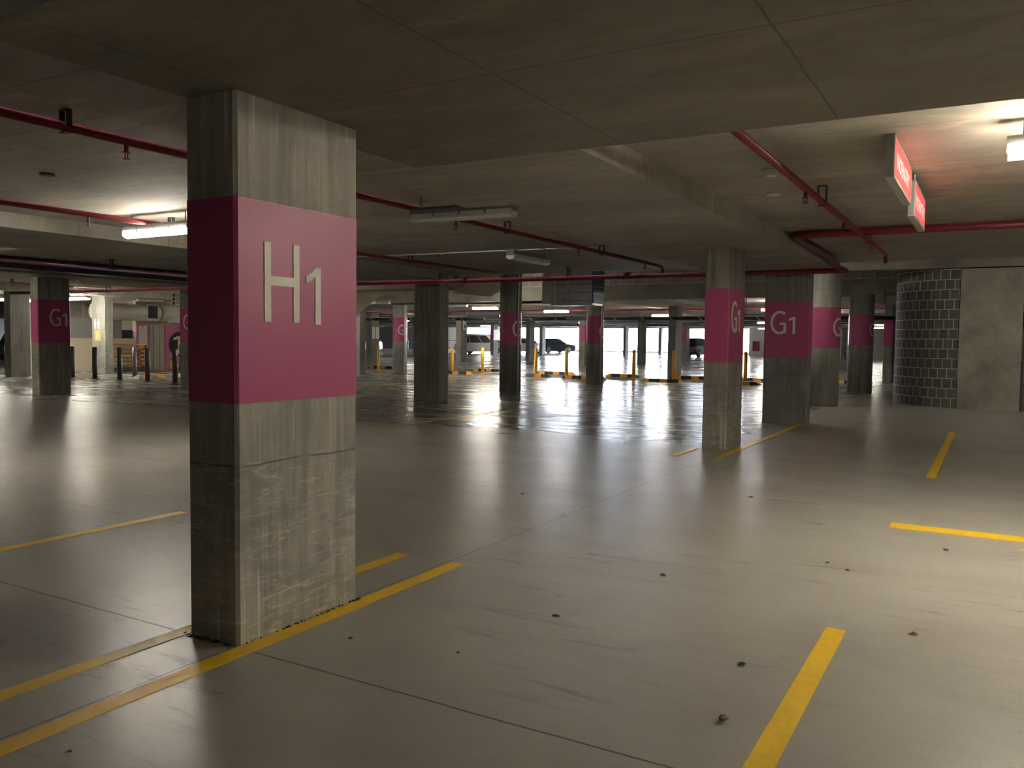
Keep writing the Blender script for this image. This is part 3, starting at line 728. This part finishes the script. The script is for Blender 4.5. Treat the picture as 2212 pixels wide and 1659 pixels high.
# ------------------------------------------------------------------ bollards
def bollard(x, y, h, r, mat, label, group, cap=True):
    t = thing('bollard', (x, y, 0), label, 'bollard', group)
    MB().cyl((x, y, .02), (x, y, h-.04), r, 20).build('post', mat, t, smooth=True)
    m = MB().cyl((x, y, h-.04), (x, y, h-.012), r, 20, r*.8); m.cyl((x, y, h-.012), (x, y, h), r*.8, 20, r*.35); m.build('cap', mat, t, smooth=True)
    MB().cyl((x, y, 0), (x, y, .025), r*1.9, 20).build('base_plate', mat if mat == 'yellow_b' else 'dark_steel', t, smooth=True)
yb = [(-26.9, 33.0, 'yellow bollard left of the pale round column'),
      (-22.0, 32.4, 'yellow bollard touching the right side of the dark square column'),
      (-20.5, 32.7, 'yellow bollard in front of the silver car'),
      (-17.75, 32.8, 'bright yellow bollard just right of the dark round column'),
      (-16.1, 32.55, 'yellow bollard below the metal ductwork'),
      (-13.0, 32.6, 'yellow bollard alone in the white glare'),
      (-11.3, 32.7, 'yellow bollard in front of the plain column'),
      (-8.42, 32.8, 'yellow bollard between the two G1 columns')]
for x, y, lb in yb: bollard(x, y, 1.23, .075, 'yellow_b', lb, 'yellow bollards on the lane divider')
gb = [(-28.2, 18.55, 'grey bollard in front of the pictogram column'), (-26.7, 18.5, 'grey bollard first right of the pictogram column'),
      (-28.72, 20.54, 'grey bollard standing back beside the crossed railing'), (-25.15, 18.48, 'grey bollard before the grey lift doors'),
      (-23.37, 18.2, 'grey bollard in front of the black number circle'), (-29.52, 18.53, 'grey bollard touching the dark G1 column'),
      (-33.6, 18.4, 'grey bollard at the left picture edge')]
for x, y, lb in gb: bollard(x, y, 1.165, .085, 'dark_steel' if x != -28.72 else 'steel', lb, 'grey bollards before the lobby')

# ------------------------------------------------------------------ lane dividers
def divider(x0, x1, y, label, h=.12, mat='hazard', axis=0, w=.42):
    c = ((x0+x1)/2, y, 0) if axis == 0 else (y, (x0+x1)/2, 0)
    t = thing('lane_divider', c, label, 'lane divider', 'striped lane dividers'); e = .14
    m = MB(); P = []
    for (q, z) in ((x0, 0), (x0+e, h), (x1-e, h), (x1, 0)):
        ww = w/2 if z == 0 else w/4
        for s_ in (-1, 1): P.append((q, y+s_*ww, z) if axis == 0 else (y+s_*ww, q, z))
    m.add(P, [(0, 2, 4, 6), (1, 7, 5, 3), (0, 1, 3, 2), (2, 3, 5, 4), (4, 5, 7, 6), (0, 6, 7, 1)])
    m.build('rubber_body', mat, t)
    b = MB()
    for q in (x0+.35, x1-.35):
        if axis == 0: b.cyl((q, y, h-.002), (q, y, h+.006), .03, 10)
        else: b.cyl((y, q, h-.002), (y, q, h+.006), .03, 10)
    b.build('bolt', 'steel', t)
dv = [(-22.3, -20.5, 31.75, 'striped divider at the foot of the yellow bollards by the dark column'),
      (-22.6, -20.9, 35.2, 'striped divider end showing behind the first one'),
      (-17.7, -16.6+.1, 31.7, 'striped divider right of the dark round column'),
      (-18.65, -16.65, 34.5, 'striped divider behind the bright yellow bollard'),
      (-15.75, -13.8, 31.5, 'striped divider running into the round column foot'),
      (-15.0, -13.5, 34.4, 'striped divider emerging right of the round column'),
      (-12.1, -10.45, 31.2, 'long dark striped divider left of the near G1 column'),
      (-12.1, -10.1, 34.6, 'striped divider behind the two right bollards'),
      (-8.8, -7.5, 31.4, 'striped divider front one between the G1 columns'),
      (-9.4, -7.6, 34.6, 'striped divider back one between the G1 columns'),
      (-5.9, -4.85, 32.0, 'striped divider front one between the round right columns'),
      (-5.9, -4.9, 35.2, 'striped divider back one between the round right columns'),
      (-28.8, -27.0, 34.6, 'striped divider beside the left pale round column')]
for a, b, y, lb in dv: divider(a, b, y, lb)
divider(19.6, 22.6, -27.4, 'orange and white striped divider by the lobby bollards', mat='hazard_w', axis=1)
# pair of wheel stops before the silver car
divider(-48.5, -44.5, 71.0, 'thin striped wheel stop below the silver car', h=.1)

# ------------------------------------------------------------------ height bars
for x0, xb, lb in ((-29.6, -22.4, 'striped height bar left of the dark square column'), (-22.2, -16.4, 'striped height bar above the silver car'),
                   (-16.2, -9.3, 'striped height bar crossing the daylight glare'), (-9.1, -1.9, 'striped height bar behind the right columns')):
    t = thing('height_bar', ((x0+xb)/2, 33, 2.45), lb, 'height bar', 'striped height clearance bars')
    MB().tube([(x0, 33, 2.53), (xb, 33, 2.53)], .07, 12).build('bar', 'barstripe', t, smooth=True)
    for x in (x0+.6, xb-.6): MB().cyl((x, 33, 2.58), (x, 33, 3.349), .015, 6).build('chain', 'dark_steel', t)

# ------------------------------------------------------------------ ductwork and stair in the cross aisle
t = thing('metal_duct', (-12.3, 26.2, 2.8), 'silver metal duct box with vertical ribs and dark blue end', 'duct')
MB().box(-13.85, -13.50, 26.0, 26.9, 2.86, 4.45).build('side_section', 'galv', t)
MB().box(-13.50, -11.93, 26.0, 26.9, 2.80, 4.45).build('main_section', 'galv', t)
m = MB()
for i in range(5): m.box(-13.51, -11.92, 25.985, 26.0, 2.95+i*.28, 2.962+i*.28)
m.build('seam', 'dark_steel', t)
for x in (-13.35, -12.85): MB().cyl((x, 25.99, 2.83), (x, 25.99, 4.4), .05, 14).build('corner_rib', 'alu', t, smooth=True)
bp = MB().box(-11.93, -11.89, 26.0, 26.9, 2.87, 4.45).build('end_panel', 'blue_panel', t); bp['label'] = 'dark blue end panel'
MB().box(-11.89, -11.88, 26.0, 26.9, 3.42, 3.44).build('panel_joint', 'alu', t)
# stair with landing
t = thing('stair_underside', (-18.5, 23.5, 2.3), 'pale concrete stair underside high behind the dark square column', 'stair')
MB().box(-25.5, -15.12, 22.3, 25.5, 3.24, 4.0).build('landing', 'lobby_wall', t)
MB().sweep([(-15.12, 3.06), (-15.12, 3.45), (-13.95, 4.12), (-13.6, 4.12), (-13.6, 3.93)], 1, 22.3, 24.6).build('flight', 'lobby_wall', t)
MB().sweep([(-20.6, 3.24), (-22.2, 3.24), (-26.5, .05), (-26.2, 0), (-25.6, 0)], 1, 23.6, 25.4).build('flight', 'lobby_wall', t)
MB().box(-25.5, -15.12, 22.25, 22.3, 3.16, 3.24).build('edge_beam', 'beam', t)
# bracket on the far round right column
tag(MB().box(-3.42, -3.12, 29.1, 29.5, 2.9, 3.3).build('beam_bracket', 'col_r'), 'small concrete bracket at the head of the far round column', 'bracket')
# concrete pier at the left of the middle view
rect_column(-24.35, -23.75, 27.9, 28.3, 4.45, 'dark pier edge directly right of the H1 column', None, mat='col_dark')

# ------------------------------------------------------------------ lobby on the left
def yz(m, x, y0, y1, z0, z1, th=.03): return m.box(x-th, x, y0, y1, z0, z1)
XL = -33.7
t = thing('lobby_wall', (XL-.2, 24.2, 0), 'lift lobby wall with pink panels, grey doors and a number circle', 'lobby wall')
yz(MB(), XL-.03, 24.22, 30, 2.10, 3.4, .25).build('header', 'lobby_wall', t)
yz(MB(), XL-.03, 24.22, 30, 0, 2.10, .25).build('wall_body', 'lobby_wall', t)
yz(MB(), XL, 24.22, 24.86, 0, 2.08).build('pink_panel', 'pink_l', t)
d = yz(MB(), XL+.02, 24.32, 24.75, 1.2, 2.03).build('white_panel', 'white_panel', t)
yz(MB(), XL+.02, 24.32, 24.75, .06, 1.2).build('orange_panel', 'orange_l', t)
yz(MB(), XL+.035, 24.50, 24.58, 1.9, 2.03, .014).build('latch', 'orange', t)
d = yz(MB(), XL-.005, 24.88, 25.08, .02, 2.06).build('lift_door', 'steel', t)
d = yz(MB(), XL+.01, 25.09, 25.40, .02, 2.06).build('lift_door', 'door_grey', t)
d = yz(MB(), XL+.01, 25.41, 25.66, .02, 2.06).build('lift_door', 'door_grey', t)
yz(MB(), XL+.005, 25.70, 30, 0, 2.09).build('pink_panel', 'pink_l', t)
MB().cyl((XL+.006, 26.50, 1.18), (XL+.02, 26.50, 1.18), .59, 36).build('number_circle', 'black', t)
lettering('1', .86/.745, lambda u, v, d: (XL+.02+d, 26.16+u*1.25, .72+v)).build('number', 'white', t)
yz(MB(), XL+.02, 25.93, 26.17, .03, .60).build('notice_board', 'orange_l', t)
yz(MB(), XL+.03, 25.96, 26.05, .42, .56, .01).build('notice_symbol', 'blue', t)
# parapet with opening beyond
t = thing('parapet', (XL-.1, 21.5, 0), 'tan low wall below the dark opening left of the lift lobby', 'wall')
yz(MB(), XL, 19.0, 24.2, 0, 1.44, .25).build('body', 'lobby_wall', t)
yz(MB(), XL, 19.0, 23.48, 1.44, 2.3, .2).build('grey_panel', 'grey_pl', t)
m = MB()
for i in range(9): m.box(XL-.15, XL-.13, 23.5+i*.08, 23.52+i*.08, 1.44, 1.75)
m.box(XL-.15, XL-.13, 23.48, 24.2, 1.74, 1.76); m.build('picket_rail', 'dark_steel', t)
struct(MB().box(-47, -46.7, 26, 40, 0, 3.4).build('wall_lobby_back', 'lobby_wall'), 'cream wall behind the lobby aisle', 'wall')
# pink low wall with half circle, behind the G1 column
t = thing('pink_low_wall', (-44.5, 29, 0), 'bright pink low wall with a black arch, behind the left G1 column', 'wall')
MB().box(-44.6, -44.3, 28.4, 31.5, 0, 1.40).build('body', 'lobby_wall', t)
MB().box(-43.9, -43.8, 27.2, 29.2, 1.07, 1.385).build('pink_strip', 'pink_l', t)
m = MB(); n = 14
for i in range(n):
    a, b = pi*i/n, pi*(i+1)/n
    m.add([(-43.79, 27.88+.17*math.cos(a), 1.075+.19*math.sin(a)), (-43.79, 27.88+.17*math.cos(b), 1.075+.19*math.sin(b)), (-43.79, 27.88, 1.075)], [(0, 1, 2)])
m.build('arch_mark', 'black', t)
MB().box(-43.9, -43.8, 27.2, 29.2, 0, 1.07).build('dark_base', 'black', t)
# railings
def railing(x, y0, y1, label, base=True, end=True, cross=None):
    t = thing('railing', (x, (y0+y1)/2, 0), label, 'railing')
    MB().tube([(x, y0, 1.19), (x, y1, 1.19)], .03, 10).build('handrail', 'orange', t, smooth=True)
    if end:
        pts = [(x, y1+.16*math.cos(a), 1.11+.08*math.sin(a)) for a in [pi/2-pi*i/8 for i in range(9)]]
        MB().tube(pts, .03, 8).build('rail_end', 'orange', t, smooth=True)
    m = MB()
    for z in (.28, .45, .62, .80, .98): m.cyl((x, y0, z), (x, y1, z), .012, 6)
    m.build('wire', 'dark_steel', t)
    n = max(2, int((y1-y0)/1.1)+1)
    for i in range(n):
        y = y0+(y1-y0)*i/(n-1); MB().box(x-.02, x+.02, y-.02, y+.02, 0, 1.17).build('post', 'dark_steel', t)
    if cross:
        m = MB()
        for z in (.2, .38, .56, .74): m.tube([(x+.03, cross[0], z), (x+.03, cross[1], z+.3)], .018, 6); m.tube([(x+.03, cross[0], z+.3), (x+.03, cross[1], z)], .018, 6)
        m.build('crossed_bars', 'dark_steel', t)
    if base: MB().box(x-.1, x+.1, y0, y1, 0, .2).build('kerb', 'dark_steel', t)
railing(-32.8, 21.9, 24.0, 'railing with orange handrail and crossed bars before the tan wall', cross=(23.3, 23.95))
railing(-31.5, 24.8, 27.0, 'railing half hidden by the H1 column before the number circle', end=False)
railing(-36.0, 14.5, 16.9, 'wire railing at the left picture edge')
railing(-37.5, 23.0, 26.2, 'railing with orange handrail behind the left G1 column', base=False)
t = thing('yellow_barrier', (-33.3, 23.4, .5), 'low yellow rail behind the wire railing', 'barrier')
MB().tube([(-33.3, 22.6, .68), (-33.3, 23.6, .68)], .05, 8).build('rail', 'orange_l', t, smooth=True)
for y in (22.7, 23.1, 23.5): MB().cyl((-33.3, y, 0), (-33.3, y, .66), .03, 8).build('leg', 'orange', t)
# big round duct
t = thing('round_duct', (-33, 24, 2.1), 'large pale round duct with a square grille', 'duct')
MB().cyl((-33, 21.7, 2.6), (-33, 24.75, 2.6), .367, 32).build('duct_body', 'duct_white', t, smooth=True)
MB().cyl((-33, 24.85, 2.6), (-33, 29.0, 2.6), .367, 32).build('duct_body', 'duct_white', t, smooth=True)
MB().cyl((-33, 24.75, 2.6), (-33, 24.85, 2.6), .32, 24).build('collar', 'grey_pl', t, smooth=True)
MB().box(-32.66, -32.62, 24.0, 24.55, 2.31, 2.96).build('grille_frame', 'white_panel', t)
for a, b in ((24.04, 24.26), (24.29, 24.51)): MB().box(-32.62, -32.60, a, b, 2.35, 2.92).build('grille_opening', 'black', t)
MB().box(-32.7, -32.3, 25.1, 25.6, 2.18, 2.42).build('junction_box', 'white_panel', t)
for y in (22.6, 26.5): MB().cyl((-33, y, 2.95), (-33, y, 3.15), .015, 6).build('rod', 'steel', t)
# hanging direction sign
t = thing('direction_sign', (-25.6, 20, 2.7), 'white hanging sign with black pay station and toilet text', 'sign')
MB().box(-25.82, -24.9, 20.0, 20.05, 2.69, 3.13).build('panel', 'white_panel', t)
for i, s_ in enumerate(('Pay St', 'Sydney', 'Toilets')):
    font_mesh(s_, .15, lambda u, v, d, i=i: (-25.60+u, 20-d, 3.02-i*.145+v), .004).build('lettering', 'black', t)
m = MB()
for i in range(3): m.cyl((-25.71, 20, 3.055-i*.145), (-25.71, 19.995, 3.055-i*.145), .065, 14)
m.build('symbol', 'black', t)
for x in (-25.6, -25.1): MB().cyl((x, 20.02, 3.13), (x, 20.02, 4.45), .01, 6).build('rod', 'dark_steel', t)
struct(MB().box(-3.66, 15, 1.66, 1.82, 2.80, 2.83).build('trim_%d' % k, 'dark_steel'), 'dark joint strip across the near ceiling')
k += 1
# cream lit column piece beyond the G1 column, and a dark parked vehicle

# ------------------------------------------------------------------ cars
def car(x, y, rz, paint_, label, L=5.6, W=2.2, H=1.95, suv=True):
    t = bpy.data.objects.new('car', None); C.objects.link(t); t.location = (0, 0, 0); t['_o'] = (0, 0, 0); tag(t, label, 'car')
    wr = .40
    low = [(-L/2, .55), (-L/2+.05, .35), (-L/2+.3, .25), (L/2-.3, .25), (L/2-.04, .4), (L/2, .7), (L/2-.12, .98), (L/2-1.1, 1.12), (-L/2+.25, 1.18), (-L/2+.03, 1.05)]
    def loft(prof_top, ws):
        pass
    def ext(prof, w0, w1, zs=None):
        m = MB(); n = len(prof); zmin = min(p[1] for p in prof); zmax = max(p[1] for p in prof); vs = []
        for s_ in (-1, 1):
            for (u, z) in prof:
                k_ = (z-zmin)/(zmax-zmin+1e-6); vs.append((u, s_*(w0+(w1-w0)*k_)/2, z))
        m.add(vs, [list(range(n))[::-1], list(range(n, 2*n))]+[(i, (i+1) % n, n+(i+1) % n, n+i) for i in range(n)]); return m
    ext(low, W, W*.96).build('body', paint_, t)
    if suv: cab = [(-L/2+.12, 1.1), (-L/2+.35, H-.08), (-L/2+.7, H), (L/2-2.4, H), (L/2-1.9, H-.1), (L/2-1.15, 1.1)]
    else: cab = [(-L/2+.8, 1.1), (-L/2+1.5, H-.06), (-L/2+1.9, H), (L/2-2.7, H), (L/2-2.2, H-.08), (L/2-1.3, 1.1)]
    ext(cab, W*.94, W*.74).build('roof_shell', paint_, t)
    # side and end glass sits proud of the shell
    zc0, zc1 = 1.2, H-.16
    def lerp(z): return (W*.94+(W*.74-W*.94)*((z-1.1)/(H-1.1)))/2
    xa, xb_ = cab[0][0], cab[-1][0]
    fr = (zc1-1.1)/(H-1.1)
    bx0, bx1 = cab[0][0]+.28, cab[-1][0]-.25; tx0, tx1 = cab[1][0]+.18, cab[-3][0]+.1
    mid = [(bx0+(bx1-bx0)*k_, tx0+(tx1-tx0)*k_) for k_ in (0, .34, .36, .68, .70, 1)]
    for s_ in (-1, 1):
        for a, b in ((0, 1), (2, 3), (4, 5)):
            q = [(mid[a][0], s_*(lerp(zc0)+.012), zc0), (mid[b][0], s_*(lerp(zc0)+.012), zc0), (mid[b][1], s_*(lerp(zc1)+.012), zc1), (mid[a][1], s_*(lerp(zc1)+.012), zc1)]
            q2 = [(p[0], p[1]-s_*.03, p[2]) for p in q]
            MB().add(q+q2, [(0, 1, 2, 3), (7, 6, 5, 4), (0, 4, 5, 1), (1, 5, 6, 2), (2, 6, 7, 3), (3, 7, 4, 0)]).build('window', 'glass', t)
    for (p0, p1, sg) in ((cab[0], cab[1], -1), (cab[-1], cab[-2], 1)):
        f0, f1 = .12, .88
        A = (p0[0]+(p1[0]-p0[0])*f0+sg*.012, p0[1]+(p1[1]-p0[1])*f0+.01); B = (p0[0]+(p1[0]-p0[0])*f1+sg*.012, p0[1]+(p1[1]-p0[1])*f1+.01)
        q = [(A[0], -lerp(A[1])*.88, A[1]), (A[0], lerp(A[1])*.88, A[1]), (B[0], lerp(B[1])*.88, B[1]), (B[0], -lerp(B[1])*.88, B[1])]
        q2 = [(p[0]-sg*.03, p[1], p[2]-.01) for p in q]
        MB().add(q+q2, [(0, 1, 2, 3), (7, 6, 5, 4), (0, 4, 5, 1), (1, 5, 6, 2), (2, 6, 7, 3), (3, 7, 4, 0)]).build('windscreen' if sg > 0 else 'rear_window', 'glass', t)
    for wx in (-L/2+1.0, L/2-1.05):
        for s_ in (-1, 1):
            wt = MB().cyl((wx, s_*(W/2-.26), wr), (wx, s_*(W/2+.015), wr), wr, 24).build('wheel', 'tyre', t)
            m = MB().cyl((wx, s_*(W/2+.015), wr), (wx, s_*(W/2+.03), wr), wr*.22, 12)
            for k_ in range(5):
                a = 2*pi*k_/5; m.tube([(wx, s_*(W/2+.02), wr), (wx+wr*.62*math.cos(a), s_*(W/2+.02), wr+wr*.62*math.sin(a))], .035, 6)
            pts = [(wx+wr*.64*math.cos(2*pi*k_/20), s_*(W/2+.015), wr+wr*.64*math.sin(2*pi*k_/20)) for k_ in range(21)]
            m.tube(pts, .025, 6); m.build('rim', 'rim', wt)
    for s_ in (-1, 1):
        MB().box(-L/2-.01, -L/2+.12, s_*W*.47, s_*W*.36, .82, 1.08).build('tail_light', 'tail', t)
        MB().box(L/2-.2, L/2-.03, s_*W*.46, s_*W*.32, .72, .92).build('headlight', 'head', t)
        MB().box(L/2-1.75, L/2-1.5, s_*W*.5, s_*(W*.5+.16), 1.12, 1.27).build('mirror', paint_, t)
    MB().box(-L/2-.02, -L/2+.05, -.3, .3, .6, .75).build('number_plate', 'white', t)
    MB().box(L/2-.06, L/2+.01, -.55, .55, .42, .6).build('grille', 'black', t)
    t.location = (x*S, y*S, 0); t.rotation_euler = (0, 0, rz); return t
car(-47.9, 76.5, math.radians(12), 'silver', 'silver estate car with roof rails parked before the glare', 5.8, 2.3, 2.15)
car(-67.0, 70.0, math.radians(-35), 'black_car', 'black hatchback left of the pale round column', 5.2, 2.2, 1.8, False)
car(-59.8, 59.0, math.radians(20), 'white_car', 'white car whose nose shows left of the black hatchback', 5.4, 2.2, 1.8, False)
car(-47.5, 92.5, math.radians(60), 'black_car', 'small car with visible wheels dissolving in the glare', 5.0, 2.2, 1.8, False)
car(-46.8, 83.0, math.radians(180), 'white_car', 'pale car whose wheel shows right of the dark round column', 5.0, 2.2, 1.8, False)
car(-26.9, 84.0, math.radians(90), 'navy_car', 'dark blue car right in the glare beside the near G1 column', 5.2, 2.2, 1.95)
car(-64.5, 76.0, math.radians(-90), 'navy_car', 'dark car between the pale round and dark square columns', 5.2, 2.2, 1.9)
car(-41.5, 25.3, math.radians(90), 'black_car', 'dark vehicle behind the railing left of the pictogram column', 5.0, 2.2, 1.8, True)
car(-47.5, 33.0, math.radians(90), 'black_car', 'dark car glimpsed through the lobby opening', 5.2, 2.2, 1.9)
# fire hose reel box seen far right
tag(MB().box(-24.1, -23.4, 96.7, 96.99, .6, 1.7).build('fire_hose_cabinet', 'red'), 'tiny red hose cabinet on the far wall', 'cabinet')
# far fence
t = thing('mesh_fence', (-42, 88, 0), 'thin metal fence before the far cars', 'fence')
m = MB()
for i in range(26): m.box(-69+i*.75, -68.97+i*.75, 88, 88.03, 0, 1.4)
m.build('picket', 'dark_steel', t); MB().box(-69, -50, 88, 88.05, 1.36, 1.42).build('top_rail', 'dark_steel', t)

# ------------------------------------------------------------------ debris on the floor
lv = [(-1.905, 5.38, .05, 'leaf', 'reddish dry leaf in the middle of the open floor'), (-2.139, 4.237, .04, 'leaf_d', 'small dark leaf right of the H1 foot line end'),
      (-4.173, 7.461, .05, 'leaf', 'reddish scrap on the floor behind the expansion joint'), (-2.12, 8.608, .05, 'leaf_d', 'dark leaf before the near G1 column'),
      (-.841, 6.203, .045, 'leaf_d', 'dark leaf left of the glowing yellow line'), (-.998, 6.333, .03, 'leaf_d', 'tiny crumb beside the dark leaf'),
      (-.274, 7.239, .05, 'leaf_d', 'curled leaf just below the glowing yellow line'), (-.332, 5.023, .05, 'leaf', 'brown leaf right of the bay line end'),
      (-2.905, 3.34, .03, 'leaf_d', 'dark crumb nearest the H1 column foot'), (-2.307, 3.473, .02, 'leaf_d', 'smallest dark crumb near the centre bottom'),
      (-3.01, 1.848, .03, 'leaf', 'rust coloured crumb at the bottom left'), (-3.357, 6.80, .05, 'cream', 'pale crumpled scrap on the floor joint'),
      (-1.03, 4.08, .05, 'leaf_d', 'row of dark crumbs left of the foreground bay line')]
for x, y, s_, mt, lb in lv:
    s_ *= .55; n = 9; vs = [(x, y, .006)]
    a0 = random.random()*6
    for i in range(n):
        a = a0+2*pi*i/n; r = s_*(.45+.55*abs(math.cos(a-a0)))*(.8+.4*random.random()); vs.append((x+r*math.cos(a), y+r*math.sin(a)*.7, .003+.012*random.random()))
    vs += [(p[0], p[1], p[2]-.002) for p in vs]
    m = MB().add(vs, [(0, 1+i, 1+(i+1) % n) for i in range(n)]+[(n+1, n+2+(i+1) % n, n+2+i) for i in range(n)]+[(1+i, n+2+i, n+2+(i+1) % n, 1+(i+1) % n) for i in range(n)])
    tag(m.build('leaf_litter', mt), lb, 'litter')
import bmesh
b = bmesh.new(); bmesh.ops.create_icosphere(b, subdivisions=2, radius=.016)
for v in b.verts: v.co = v.co*(.8+.4*random.random()); v.co.z *= .7; v.co.z += .014
me = bpy.data.meshes.new('pebble'); b.to_mesh(me); b.free(); me.materials.append(M['stone'])
o = bpy.data.objects.new('pebble', me); C.objects.link(o); o.location = (-.932*S, 3.424*S, 0); tag(o, 'small pale pebble left of the foreground bay line', 'pebble')

# ------------------------------------------------------------------ light, world, camera
w = bpy.data.worlds.new('daylight'); bpy.context.scene.world = w; w.use_nodes = True
bg = w.node_tree.nodes['Background']; bg.inputs[0].default_value = (.80, .88, 1, 1); bg.inputs[1].default_value = 48
def portal(x, y, z, sx, sz, rx):
    l = bpy.data.lights.new('sky_portal', 'AREA'); l.shape = 'RECTANGLE'; l.size = sx*S; l.size_y = sz*S; l.cycles.is_portal = True
    o = bpy.data.objects.new('sky_portal', l); C.objects.link(o); o.location = (x*S, y*S, z*S); o.rotation_euler = rx
portal(-46.8, 105.9, 1.8, 44.6, 3.1, (math.radians(-90), 0, 0))

f, pitch, roll, yaw = 1800.097, 3.06318, .65352, 30.0458
cam = bpy.data.cameras.new('camera'); co = bpy.data.objects.new('camera', cam); C.objects.link(co)
cam.sensor_fit = 'HORIZONTAL'; cam.sensor_width = 36; cam.lens = 36*f/2212; cam.clip_end = 500; cam.clip_start = .05
P, Ro, Y = math.radians(pitch), math.radians(roll), math.radians(yaw)
fw = Vector((-math.sin(Y)*math.cos(P), math.cos(Y)*math.cos(P), -math.sin(P)))
rt = Vector((math.cos(Y), math.sin(Y), 0)); up = rt.cross(fw)
r2 = rt*math.cos(Ro)+up*math.sin(Ro); u2 = -rt*math.sin(Ro)+up*math.cos(Ro)
mat = Matrix((r2, u2, -fw)).transposed().to_4x4(); mat.translation = Vector((0, 0, 1.6*S)); co.matrix_world = mat
sc = bpy.context.scene; sc.camera = co
for o in bpy.data.objects:
    if '_o' in o: del o['_o']
vs_ = sc.view_settings; sc.display_settings.display_device = 'sRGB'
vs_.view_transform = 'Standard'; vs_.look = 'None'; vs_.gamma = 1; vs_.use_curve_mapping = False; vs_.exposure = 1.0
cy = sc.cycles; cy.use_denoising = True; cy.max_bounces = 6; cy.diffuse_bounces = 4; cy.glossy_bounces = 3; cy.caustics_reflective = False; cy.caustics_refractive = False; cy.use_adaptive_sampling = True; cy.adaptive_threshold = .22; cy.adaptive_min_samples = 12; cy.min_light_bounces = 0; cy.sample_clamp_indirect = 6
